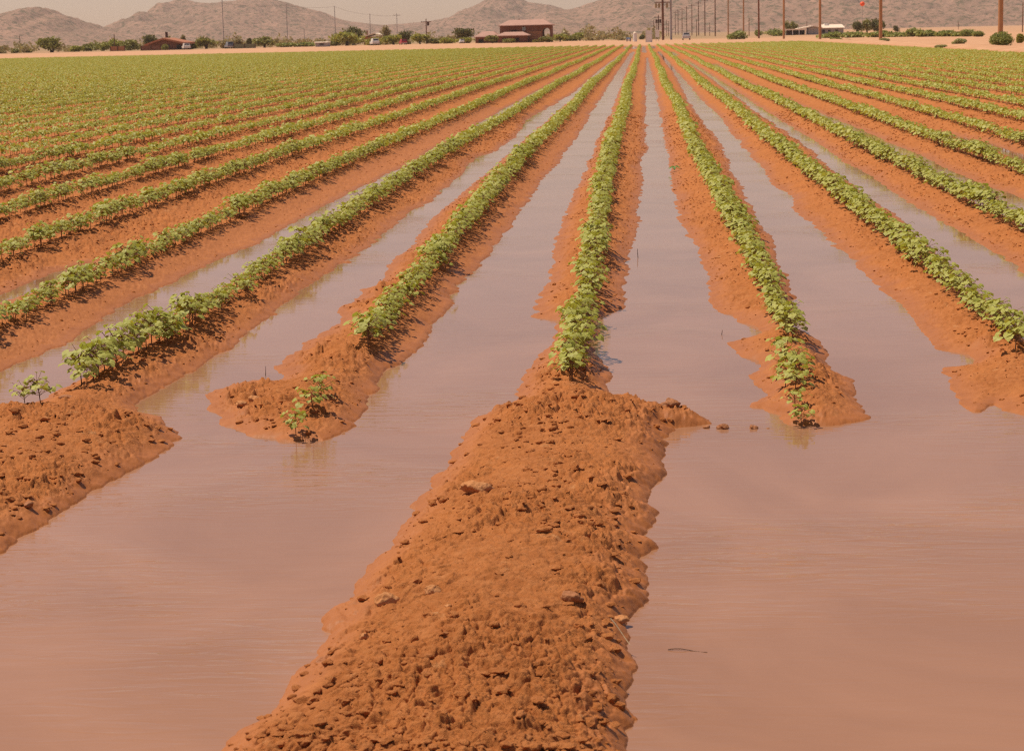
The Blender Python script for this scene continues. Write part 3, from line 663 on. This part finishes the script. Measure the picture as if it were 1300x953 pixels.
car(586, 412, 1.0, (.80, .78, .74), 'parked_car', 'white car in front of the shrubs left of the brown house', 'car', .2)
def trailer(px0, px1, D, hpx, lb, name='mobile_home', roofm=CREAM, wallm=GREY, dep=3):
    xm, zb = base((px0+px1)/2, D); k = D/F; W = (px1-px0)*k; hh = hpx*k; e = tag(empty(name, (xm, D, zb)), lb, 'mobile home' if name == 'mobile_home' else 'building')
    MB().box(-W/2, W/2, 0, dep, .0, hh*.82).build('wall', wallm, e)
    MB().hip(-W/2-.15, W/2+.15, -.2, dep+.2, hh*.82+.003, hh, .1, .8, .08).build('roof', roofm, e)
    n_ = max(1, int(W/2.6))
    for i in range(n_):
        x = -W/2+W*(i+.5)/n_; wv = MB().box(x-.45, x+.45, -.06, -.003, hh*.35, hh*.65).build('window', DARK, e)
        MB().box(x-.5, x+.5, -.09, -.064, hh*.31, hh*.345).build('sill', PALE, wv)
trailer(400, 416, 405, 6.2, 'small grey trailer with a white roof standing alone behind the left field edge')
trailer(739, 752, 560, 5.2, 'low white building with dark windows left of the water tank, left one', 'low_building', WHITE, WHITE)
trailer(754, 766, 575, 5.6, 'low white building with dark windows left of the water tank, right one', 'low_building', WHITE, WHITE)
# pale roofed house behind the trees
D = 470.; k = D/F; xh, zb = base(476, D); eb = tag(empty('pale_roofed_house', (xh, D, zb)), 'house with pale low gable roof showing above the shrubs, left of centre', 'house')
MB().box(-14*k, 11*k, 0, 7, -.2, 10*k).build('wall', ADOBE, eb); MB().gable_x(-17*k, 14*k, -1, 8, 10.2*k, 10.4*k, 14.6*k, 0, .25).build('roof', CREAM, eb); MB().box(-13*k, -11.6*k, 3, 4, 10*k, 18*k).build('chimney', BROWN, eb)
MB().box(-3*k, 1*k, -.08, -.003, 4*k, 8*k).build('window', DARK, eb)
# white house at the right
D = 560.; k = D/F; xh, zb = base(1034, D); eb = tag(empty('white_house', (xh, D, zb)), 'long low white house with bright roof and open carport, behind the right poles', 'house')
def wx(px): return (px-1034)*k
def wz(py): return (44.5-py)*k
MB().prism([(wx(1026), -.3), (wx(1026), wz(36.6)), (wx(1033), wz(34.8)), (wx(1041), wz(36.5)), (wx(1041), -.3)], -1, 8).build('gable_wall', GREY, eb)
MB().box(wx(1041)+.01, wx(1070), .5, 7.5, -.3, wz(37.2)).build('wall', GREY, eb)
MB().gable_x(wx(1013), wx(1043), -1.8, 8.5, wz(36.4), wz(35.6), wz(33.4), wx(1032), .25).build('roof', CREAM, eb)
MB().hip(wx(1040), wx(1071.5), -.3, 8.3, wz(37.1), wz(32.4), .6, 3.2).build('long_roof', CREAM, eb)
MB().box(wx(996.5), wx(1024), -2.2, 6, wz(38.4), wz(36.9)).build('carport_roof', CREAM, eb)
for px_ in (997.5, 1006, 1014, 1023): MB().box(wx(px_), wx(px_+.8), -2.1, -1.9, -.3, wz(38.5)).build('post', WHITE, eb)
MB().box(wx(998), wx(1024), 5.4, 5.9, -.3, wz(38.6)).build('back_wall', TRIM, eb)
for a in (1044, 1051, 1060): MB().box(wx(a), wx(a+3), .4, .497, wz(42.5), wz(39)).build('window', DARK, eb)
MB().box(wx(1047), wx(1052), 2, 4, wz(34), wz(31)).build('roof_cooler', WHITE, eb)

# water tank, blue tank, cabinets ---------------------------------------
def lathe(prof, k_=20):
    V = []; 
    for r_, z_ in prof: V += [(r_*math.cos(a), r_*math.sin(a), z_) for a in np.arange(k_)*2*math.pi/k_]
    n_ = len(prof); Fc = [(j*k_+i, j*k_+(i+1) % k_, (j+1)*k_+(i+1) % k_, (j+1)*k_+i) for j in range(n_-1) for i in range(k_)]+[tuple(range(k_-1, -1, -1)), tuple((n_-1)*k_+i for i in range(k_))]
    return MB().poly(V, Fc)
D = 345.; k = D/F; X, zb = base(806.2, D); e = tag(empty('water_tank', (X, D, zb)), 'white upright water tank with domed top beyond the end of the rows', 'tank')
lathe([(2.5*k, 0), (2.5*k, .2), (2.4*k, .25), (2.4*k, 9.5*k)]).build('tank_body', WHITE, e); lathe([(2.45*k, 9.5*k+.003), (2.2*k, 10.6*k), (1.2*k, 11.6*k), (.4*k, 12*k)]).build('dome', CREAM, e); lathe([(.3*k, 12*k), (.3*k, 12.7*k)]).build('hatch', PALE, e)
X, zb = base(798, D); e = tag(empty('pump_unit', (X, D, zb)), 'low blue and white pump unit left of the white water tank', 'pump')
MB().box(-3.4*k, 3.2*k, 0, 1, .12, 3.1*k).build('base_box', WHITE, e); MB().box(-3.0*k, 2.6*k, .1, .9, 3.1*k+.003, 5.2*k).build('blue_cover', mat('blue_paint', (.25, .42, .60), .5), e)
for s_ in (-1, 1): MB().box(s_*2*k-.06, s_*2*k+.06, -.05, -.004, 0, .6).build('leg', TRIM, e)
D = 300.; k = D/F; X, zb = base(823.8, D); e = tag(empty('tall_white_panel', (X, D, zb)), 'tall white upright panel with thin frame at the end of the centre furrow', 'panel')
MB().box(-3.7*k, 3.7*k, 0, .5, .05, 15.0*k).build('board', WHITE, e); 
for s_ in (-1, 1): MB().box(s_*3.8*k-.05, s_*3.8*k+.05, -.03, .1, -.1, 15.4*k).build('post', PALE, e)
MB().box(-3.7*k, 3.7*k, -.04, -.004, 10.1*k, 10.35*k).build('rail', PALE, e)
D = 340.; k = D/F; X, zb = base(834.5, D); e = tag(empty('road_sign', (X, D, zb)), 'white blank square sign seen beside the brown pole at the field end', 'sign')
MB().box(-2.5*k, 2.5*k, 0, .06, 5*k, 14.0*k).build('board', WHITE, e)
for s_ in (-1, 1): MB().box(s_*1.6*k-.04, s_*1.6*k+.04, .064, .12, -.1, 13*k).build('post', PALE, e)

# ------------------------------------------------------------------ poles
WOOD = mat('pole_wood', (.40, .19, .085), .85, noise=(3, (.48, .24, .11), 4)); WOODD = mat('pole_wood_dark', (.17, .075, .045), .85); STEEL = mat('pole_steel', (.36, .32, .31), .5)
def pole(px, D, ht, dia, mt, lb, lean=0., arm=True, extra=None, name='utility_pole', grp='power line poles'):
    X, zb = base(px, D); e = tag(empty(name, (X, D, zb)), lb, 'pole', grp)
    V, T = join([tube((0, 0, -.5), (lean*ht*.5, 0, ht*.5), dia/2, dia*.45, 12), tube((lean*ht*.5, 0, ht*.5), (lean*ht, 0, ht), dia*.45, dia*.38, 12)])
    link('shaft', npmesh('shaft', V, T, [mt], smooth=True), e)
    if arm:
        a = MB().box(lean*ht-1.2, lean*ht+1.2, -.16, -.06-dia*.3, ht-.75, ht-.6).build('crossarm', mt, e)
        for q in (-1.05, -.4, .4, 1.05): lathe([(.05, 0), (.07, .08), (.03, .16)], 8).build('insulator', PALE, a).location = (lean*ht+q, -.16, ht-.597)
    if extra: extra(e, ht, lean)
    return e
def transformer(e, ht, lean):
    for q in (-.55, .0, .55):
        o_ = lathe([(.2, 0), (.24, .06), (.24, .8), (.16, .9)], 12).build('transformer', TRIM, e); o_.location = (q, -.55, ht-2.1)
    MB().box(-.9, .9, -.8, -.3, ht-2.22, ht-2.12).build('platform', WOODD, e)
NPOLE = ['first and nearest', 'second', 'third', 'fourth', 'fifth', 'sixth', 'seventh', 'eighth', 'ninth', 'tenth', 'eleventh', 'twelfth', 'thirteenth', 'fourteenth', 'fifteenth']
line = [1270, 1118, 1041, 995, 963.5, 944, 924.5, 908, 895, 887, 878.5, 872, 866, 861, 857.5]
for i, px in enumerate(line):
    D = 69*2.08*(1+i*.462); bp_ = WOOD if i in (0, 1, 2, 3, 5, 6) else WOODD
    if i in (4,): bp_ = mat('pole_wood_red', (.20, .075, .04), .85)
    pole(px, D, 13, .39 if i < 9 else .36, bp_, '%s brown wooden pole of the right power line, counted from the right' % NPOLE[i], lean=random.uniform(-.008, .004), extra=None)
pole(852, 420, 17, .50, STEEL, 'thick pale grey steel pole beside the truck', arm=False)
pole(841.8, 420, 14, .55, WOODD, 'dark brown pole carrying transformers high up at the field end', lean=-.004, extra=lambda e, ht, l: (MB().box(-1.8, 1.5, -.8, .2, 8.0, 8.2).build('platform', WOODD, e), [setattr(lathe([(.22, 0), (.26, .06), (.26, .9), (.16, 1.)], 12).build('transformer', mat('transformer_paint', (.34, .26, .15), .6), e), 'location', (q, -.4, 6.9)) for q in (-1.5, -.8, .9)]))
pole(836, 520, 6.3, .32, WOODD, 'short dark pole with transformers left of the brown transformer pole', extra=transformer)
for px, D, ht, lb in ((830, 620, 5.6, 'thin wooden pole just left of the short transformer pole'), (833.5, 700, 6.2, 'far thin dark pole behind the white square sign'), (846.3, 760, 6.3, 'thin far pole between the brown pole and the grey steel pole'), (848.6, 720, 5.7, 'thin far pole touching the left side of the grey steel pole'),
                      (884.3, 640, 5.6, 'short dark pole between the tall poles behind the truck'), (901, 690, 4.6, 'short thin pole right of the truck, between tall poles'), (951, 560, 5.2, 'short dark pole between the fifth and sixth tall poles'), (1216.5, 800, 3.2, 'short lone post on the sandy plain near the right edge'),
                      (1297.8, 430, 6.5, 'thin dark pole at the right edge of the photo'), (1024.3, 640, 4.2, 'thin pole standing behind the roof of the white house'), (145, 430, 3.8, 'short wooden pole behind the board fence at the left'), (25, 520, 4.4, 'faint thin pole near the left edge')):
    pole(px, D, ht, .22, WOODD, lb, arm=False, grp='short poles')
for px, D, ht, lb in ((284, 520, 17, 'tall thin steel pole rising out of the picture left of centre hill'), (365, 560, 12, 'tall thin steel pole standing before the dusty slope'), (426, 560, 11.2, 'tall thin steel pole left of the round two tone tree'), (386.5, 700, 5.5, 'faint thin pole between two taller steel poles'),
                      (470.4, 620, 9.5, 'thin steel pole above the pale roofed house'), (504.5, 640, 9.7, 'thin pole with crossarm above the trees left of centre')):
    pole(px, D, ht, .24, STEEL, lb, arm=px in (504.5,), grp='steel poles')
pole(541.5, 430, 5.6, .26, WOODD, 'dark pole with one transformer above the bright green tree', extra=lambda e, ht, l: setattr(lathe([(.22, 0), (.26, .06), (.26, .8), (.16, .9)], 12).build('transformer', TRIM, e), 'location', (.45, 0, ht-1.5)))
pole(1094.5, 470, 7.0, .10, STEEL, 'slim mast in the dark trees carrying an orange ball', arm=False, name='mast', grp='short poles', extra=lambda e, ht, l: lathe([(.12*math.sin(a)*5+.001, ht-.1+.55*(1-math.cos(a))) for a in np.linspace(0, math.pi, 9)], 14).build('marker_ball', mat('orange_plastic', (.95, .12, .03), .4), e))
# wires between poles
def wire(A, B, sag, name, lb):
    ps = [np.array(A)+(np.array(B)-np.array(A))*t+np.array([0, 0, -sag*4*t*(1-t)]) for t in np.linspace(0, 1, 14)]; c0 = ps[0].copy()
    V, T = join([tube(ps[i]-c0, ps[i+1]-c0, .022, .022, 4) for i in range(13)])
    tag(link(name, npmesh(name, V, T, [TRIM]), loc=c0), lb, 'wire')
def ptop(px, D, ht): X, zb = base(px, D); return (X, D, zb+ht)
wire(ptop(284, 520, 12), ptop(365, 560, 11.8), .6, 'power_wire', 'thin wire between the first two tall steel poles')
wire(ptop(365, 560, 11.8), ptop(426, 560, 11.0), .5, 'power_wire', 'thin wire between the second and third tall steel poles')
wire(ptop(426, 560, 11.0), ptop(470.4, 620, 9.3), .5, 'power_wire', 'thin wire from the third steel pole to the pole over the pale roof')
wire(ptop(470.4, 620, 9.3), ptop(504.5, 640, 9.1), .4, 'power_wire', 'thin wire between the two poles above the pale roofed house')

# ------------------------------------------------------------------ trees and shrubs
def fol(name, a, b_): return leaf_mat(name, a, b_, (a[0]*1.1, a[1]*1.2, a[2]))
G1 = fol('mesquite_leaf', (.26, .24, .06), (.36, .33, .09)); G2 = fol('dark_leaf', (.14, .13, .04), (.22, .20, .06)); G3 = fol('bright_leaf', (.36, .34, .07), (.46, .43, .10)); G4 = fol('dusty_leaf', (.34, .26, .12), (.44, .36, .18)); G6 = fol('pale_scrub_leaf', (.42, .40, .17), (.52, .50, .24)); G5 = fol('brush_leaf', (.30, .31, .085), (.40, .40, .12))
BARK = mat('bark', (.10, .065, .045), .9)
def crown_np(W, Hh, Dp, seed, n_, lf, flat=0., z0=0.):
    rs = np.random.default_rng(seed); nl = 9; cs = []
    for i in range(nl):
        a = rs.random()*6.28; r = rs.random()**.6*.62
        cs.append((math.cos(a)*r*W/2, math.sin(a)*r*Dp/2, z0+Hh*(.28+.5*rs.random()*(1-.6*r)), (.20+.16*rs.random())))
    cs = np.array(cs); pk = rs.integers(0, nl, n_); c = cs[pk]
    v = rs.normal(size=(n_, 3)); v /= np.linalg.norm(v, axis=1)[:, None]; rad = rs.random(n_)**.45
    p = c[:, :3]+v*rad[:, None]*np.stack([c[:, 3]*W, c[:, 3]*Dp, c[:, 3]*Hh*1.05], -1)
    p[:, 2] = np.clip(p[:, 2], z0+.02*Hh, z0+Hh*1.02)
    s = lf*(.5+rs.random(n_)); a = rs.normal(size=(n_, 3)); a /= np.linalg.norm(a, axis=1)[:, None]; b_ = np.cross(a, rs.normal(size=(n_, 3))); b_ /= np.linalg.norm(b_, axis=1)[:, None]
    V = np.stack([p-a*s[:, None], p+b_*s[:, None]*.6, p+a*s[:, None], p-b_*s[:, None]*.6], 1).reshape(-1, 3)
    T = (np.array([[0, 1, 2], [0, 2, 3]])[None]+(np.arange(n_)*4)[:, None, None]).reshape(-1, 3)
    return V, T
def tree(x0, x1, yt, D, mt, lb, seed, name='desert_tree', cat='tree', grp='trees and shrubs beyond the field', trunk=.28, n_=900, ybase=None):
    xm, zb = base((x0+x1)/2, D); k = D/F; W = (x1-x0)*k
    zt = at((x0+x1)/2, yt, D)[1]-zb
    e = tag(empty(name, (xm, D, zb)), lb, cat, grp); z0 = zt*trunk if name != 'shrub' else -.1
    link('crown' if name != 'shrub' else 'foliage', npmesh('crown', *crown_np(W*1.12, zt-z0, W*.8, seed, n_ if D > 260 else 5200, .035*W+.09 if D > 260 else .055, z0=z0), [mt]), e)
    rs = np.random.default_rng(seed); tr = []
    if name != 'shrub':
        r0 = .035*W+.05
        for q in range(3):
            dx, dy = (rs.random(2)-.5)*W*.5; mid = np.array([dx*.35, dy*.35, zt*.3])
            tr += [tube((q*.12-.12, 0, -.3), mid, r0, r0*.7, 7), tube(mid, (dx, dy, zt*.65), r0*.7, r0*.2, 6)]
        link('trunk', npmesh('trunk', *join(tr), [BARK]), e)
    else:
        for q in range(6):
            dx, dy = (rs.random(2)-.5)*W*.6; tr.append(tube((dx*.2, dy*.2, -.1), (dx, dy, zt*.7), .02+.006*W, .01, 4))
        link('stems', npmesh('stems', *join(tr), [BARK]), e)
TS = [
 (46, 84, 46.5, 420, G1, 'round mesquite tree with a dark trunk, the leftmost full tree', 'desert_tree'),
 (14, 23, 61.5, 430, G1, 'tiny dark green shrub near the left edge', 'shrub'), (25, 40, 61.5, 440, G1, 'low olive shrub between tiny shrub and round mesquite', 'shrub'), (-8, 10, 63, 430, G4, 'dry shrub cut by the left edge', 'shrub'),
 (89, 106, 57.5, 425, G3, 'low shrub just right of the round mesquite', 'shrub'), (102, 126, 53, 430, G1, 'mid green shrub second right of the round mesquite', 'shrub'), (123, 138, 52.5, 435, G3, 'rounded shrub left of the reddish board fence', 'shrub'),
 (134, 154, 47.5, 440, G3, 'upright bright tree behind the reddish board fence', 'desert_tree'), (153, 177, 50, 430, G1, 'broad shrub right of the reddish board fence', 'shrub'), (180, 200, 42, 440, G2, 'dark tree behind the left side of the gabled brown house', 'desert_tree'),
 (226, 238, 43.5, 440, G4, 'thin dusty tree behind the right end of the gabled roof', 'desert_tree'), (205, 214, 56, 400, G1, 'small shrub before the front wall of the gabled brown house', 'shrub'), (236, 250, 55, 418, G1, 'small shrub right of the white parked car', 'shrub'),
 (247, 276, 46.5, 425, G1, 'round olive tree left of the tall steel pole', 'desert_tree'), (276, 294, 52, 430, G4, 'dusty shrub around the foot of the tall steel pole', 'shrub'), (295, 308, 48.5, 432, G4, 'thin dusty tree behind the grey-green screen fence', 'desert_tree'), (311, 320, 46.5, 432, G2, 'narrow dark tree above the grey-green screen fence', 'desert_tree'),
 (322, 349, 46, 425, G1, 'wide olive tree right of the screen fence', 'desert_tree'), (348, 375, 54, 430, G5, 'long low green shrub left of the white roofed trailer', 'shrub'), (372, 400, 53, 432, G5, 'low green shrub touching the white roofed trailer', 'shrub'), (415, 430, 52, 430, G1, 'low shrub between the trailer and the two tone tree', 'shrub'),
 (434, 463, 33, 450, G2, 'dark green rounded tree standing behind the lighter one', 'desert_tree'), (421, 459, 39, 430, G3, 'light green spreading tree before the dark rounded tree', 'desert_tree'), (461, 485, 48, 425, G3, 'bright shrub hiding the front of the pale roofed house', 'shrub'),
 (483, 496, 31, 440, G4, 'thin dusty tree right of the pale roofed house', 'desert_tree'), (487, 512, 44, 428, G3, 'bright tree left of the small red car', 'desert_tree'), (504, 526, 36.5, 440, G2, 'dark tree above the small red car', 'desert_tree'), (522, 545, 41, 430, G3, 'yellow green round tree right of the small red car', 'desert_tree'),
 (543, 562, 49, 430, G1, 'low shrub right of the yellow green tree', 'shrub'), (558, 580, 47, 428, G3, 'shrub left of the dark round tree near the brown house', 'shrub'), (571, 600, 34, 440, G2, 'dark round tree left of the brown house', 'desert_tree'), (580, 604, 47.5, 425, G3, 'light shrub under the dark round tree', 'shrub'),
 (616, 634, 45, 385, G1, 'small tree covering the left wing of the brown house', 'desert_tree'), (638, 652, 48, 386, G1, 'olive shrub before the porch of the brown house', 'shrub'), (676, 686, 50, 390, G1, 'little shrub by the adobe wall of the brown house', 'shrub'),
 (686, 704, 46, 392, G1, 'shrub under the arch of the brown house', 'shrub'), (700, 722, 42.5, 430, G3, 'green tree just right of the brown house', 'desert_tree'), (716, 742, 43.5, 440, G1, 'wide shrub between the brown house and the low white buildings', 'shrub'), (728, 744, 41.5, 445, G3, 'light tree left of the low white buildings', 'desert_tree'),
 (770, 795, 43, 480, G5, 'low green shrub left of the pump unit', 'shrub'), (812, 819, 43, 470, G2, 'dark post-like shrub left of the tall white panel', 'shrub'), (924, 946, 38, 380, G5, 'green bush between the sixth and seventh poles', 'shrub'), (957, 968, 37.5, 480, G5, 'green bush around the foot of the fifth pole', 'shrub'),
 (970, 996, 36, 520, G5, 'green bush left of the carport of the white house', 'shrub'), (996, 1004.5, 25, 600, G1, 'leafy tree behind the carport, left one', 'desert_tree'), (1003, 1013, 25.2, 605, G1, 'leafy tree behind the carport, right one', 'desert_tree'),
 (1082, 1095, 27, 470, G2, 'drooping dark tree on the left under the orange ball', 'desert_tree'), (1092, 1108, 23.5, 480, G1, 'tall olive tree right of the orange ball', 'desert_tree'), (1103, 1125, 23.5, 470, G2, 'dark broad tree behind the second pole', 'desert_tree'), (1134, 1141, 31.5, 600, G2, 'tiny dark bush on the plain right of the second pole', 'shrub'),
 (1054, 1068, 47, 250, G5, 'small bush on the sand below the white house', 'shrub'), (1072, 1082, 50, 235, G5, 'smaller bush right of the one below the white house', 'shrub'), (1117, 1128, 48.5, 185, G6, 'grey green bush at the foot of the second pole', 'shrub'), (1084, 1097, 53.3, 190, G6, 'flat weed clump on the sand below the dark trees', 'shrub'),
 (1210.5, 1227.5, 48.5, 128, G6, 'pale grey green bush on the sand left of the big dark bush', 'shrub'), (1253, 1285, 38, 127, G5, 'big dark green bush at the foot of the nearest pole', 'shrub'), (1262, 1305, 39, 129, G5, 'wide dark bush right part at the foot of the nearest pole', 'shrub'), (1290, 1300, 42, 150, G3, 'yellow green shrub behind the big dark bush', 'shrub'),
 (1189, 1203, 57, 125, G6, 'dry weed on the sand left of the pale bush', 'shrub'),
]
TS = [t for t in TS if t[5] != 'wide dark bush right part at the foot of the nearest pole']
for i, (x0, x1, yt, D, mt, lb, nm) in enumerate(TS):
    if 'big dark green bush' in lb: x0, x1 = 1253, 1286
    tree(x0, x1, yt, D, mt, lb, 700+i, nm, 'tree' if nm == 'desert_tree' else 'shrub', trunk=.16, n_=1100 if D > 200 else 2600)
BR_ = [(1040, 1075, 40.5), (1068, 1100, 40.0), (1096, 1135, 39.5), (1128, 1160, 40), (1150, 1168, 34.5), (1160, 1192, 38.5), (1186, 1215, 38.0), (1206, 1240, 38.2), (1220, 1238, 36.5), (1234, 1250, 39.3)]
for i, (x0, x1, yt) in enumerate(BR_):
    tree(x0, x1, yt, 330-i*9, G5, '%s clump from the left in the long green brush strip right of the white house' % ORD[i].replace('nearest', 'first'), 900+i, 'shrub', 'shrub', grp='clumps of the green brush strip', n_=900)
# desert scrub too far to count
Vs, Ts, o = [], [], 0
for i in range(640):
    D = 470+2600*RNG.random()**1.4; px = RNG.uniform(-100, 1400)
    if i > 420: D = RNG.uniform(428, 540); px = RNG.uniform(-80, 800); X = D*ray(px, 48)[0]/ray(px, 48)[1]
    if px > 880 and RNG.random() < .75: continue
    W = RNG.uniform(2, 6); hh = RNG.uniform(.7, 2.4) if RNG.random() < .75 else RNG.uniform(2, 4.2); V, T = crown_np(W, hh, W, 2000+i, 70, .35, z0=-.1); V = V+np.array([X, D, float(outside_z(np.array(X), np.array(D)))]); Vs.append(V); Ts.append(T+o); o += len(V)
tag(link('desert_scrub', npmesh('desert_scrub', np.concatenate(Vs), np.concatenate(Ts), [G4])), 'low grey green desert scrub spread at the foot of the hills', 'scrub', kind='stuff')

# ------------------------------------------------------------------ hills
def hills(name, prof, D0, dep, seed, rocky):
    """prof: ridge line in photo points; the hill has its real height at distance D0 and slopes down to the plain before and behind it"""
    px = np.array([p[0] for p in prof], float); py = np.array([p[1] for p in prof], float)
    xs, hs = zip(*[at(a, b_, D0) for a, b_ in zip(px, py)]); xs, hs = np.array(xs), np.array(hs)
    gx_ = np.linspace(xs[0], xs[-1], 520); gt = np.linspace(-1, 1, 150)
    GX, GT = np.meshgrid(gx_, gt); Hh = np.interp(GX, xs, hs)
    y = D0+GT*dep
    sl = np.clip(1-np.abs(GT), 0, 1)
    gul = fbm(GX/260, y/330, 5, seed, .55); fine = fbm(GX/45, y/45, 4, seed+9, .6)
    z = Hh*(sl**(1.25))*(1+.95*gul*(1-sl)*1.8)+fine*Hh*.13*np.minimum(1, (1-sl)*6)*(sl > 0)
    z += 5*fbm(GX/25, y/25, 3, seed+20, .6)*np.clip(sl*4, 0, 1)*.6
    z = np.where(sl <= 0.001, -3, z); z = z-3*np.clip(1-sl*9, 0, 1)
    nr_, nc_ = GX.shape; id_ = np.arange(nr_*nc_).reshape(nr_, nc_); q = np.stack([id_[:-1, :-1], id_[:-1, 1:], id_[1:, 1:], id_[1:, :-1]], -1).reshape(-1, 4)
    tag(link(name, npmesh(name, np.stack([GX, y, z], -1), q, [HILL], corners=4, smooth=True)), kind='structure')
HILL = mat('hill_rock', (.25, .155, .105), .95, .1, noise=(.016, (.40, .235, .16), 10), bump=(.03, .6, 8))
n = HILL.node_tree; b = n.nodes['Principled BSDF']; tc = n.nodes['Texture Coordinate']
sp = n.nodes.new('ShaderNodeTexNoise'); sp.inputs['Scale'].default_value = .11; sp.inputs['Detail'].default_value = 3; rp = n.nodes.new('ShaderNodeValToRGB'); rp.color_ramp.elements[0].position = .5; rp.color_ramp.elements[1].position = .62
mx = n.nodes.new('ShaderNodeMix'); mx.data_type = 'RGBA'; old = b.inputs['Base Color'].links[0].from_socket
n.links.new(tc.outputs['Object'], sp.inputs['Vector']); n.links.new(sp.outputs[0], rp.inputs[0]); n.links.new(rp.outputs[0], mx.inputs[0]); n.links.new(old, mx.inputs[6]); mx.inputs[7].default_value = (.13, .10, .055, 1); n.links.new(mx.outputs[2], b.inputs['Base Color'])
hills('hill_left', [(-260, 60), (-160, 34), (-60, 22), (0, 20), (20, 12.5), (40, 9), (48, 7.5), (57, 11), (65, 17), (85, 21.5), (100, 30), (112, 36), (150, 43), (190, 50), (240, 60)], 3300, 700, 5, 1)
hills('hill_middle', [(90, 62), (110, 38), (140, 36.5), (152, 36), (165, 30), (180, 21.5), (200, 13), (212, 5), (221, .5), (230, -1), (240, 1), (254, 4), (275, 3), (300, 0), (322, -3), (345, -2), (356, 1), (365, 3), (381, 9), (406, 14), (432, 24.5), (452, 29), (482, 32), (530, 40), (580, 52)], 4200, 900, 15, 1)
hills('hill_peak', [(380, 56), (440, 33), (482, 31.5), (515, 30.5), (546, 27), (571, 22), (586, 14), (604, 7), (620, -.5), (635, -8), (652, -6), (664, 0), (671, 4), (688, 6), (698, 6.2), (714, 11), (730, 22), (760, 44)], 4700, 900, 25, 1)
hills('hill_right', [(640, 50), (680, 22), (700, 11), (714, 11.5), (721, 11.5), (737, 9), (749, 4), (760, 1), (790, -14), (850, -32), (930, -30), (1000, -42), (1100, -30), (1200, -40), (1320, -34), (1500, -50), (1700, 10), (1800, 20)], 3900, 1100, 35, 1)

# haze ---------------------------------------------------------------------
hm = bpy.data.materials.new('haze'); hm.use_nodes = True; n = hm.node_tree; n.nodes.clear()
ov = n.nodes.new('ShaderNodeOutputMaterial'); pv = n.nodes.new('ShaderNodeVolumePrincipled'); pv.inputs['Color'].default_value = (.95, .80, .70, 1); pv.inputs['Density'].default_value = .00012; pv.inputs['Anisotropy'].default_value = .2
n.links.new(pv.outputs[0], ov.inputs['Volume'])
hz_ = MB().box(-3600, 3600, -60, 6200, -5, 420).build('haze', hm); tag(hz_, 'dusty pink air between the field and the hills', 'haze', kind='stuff')
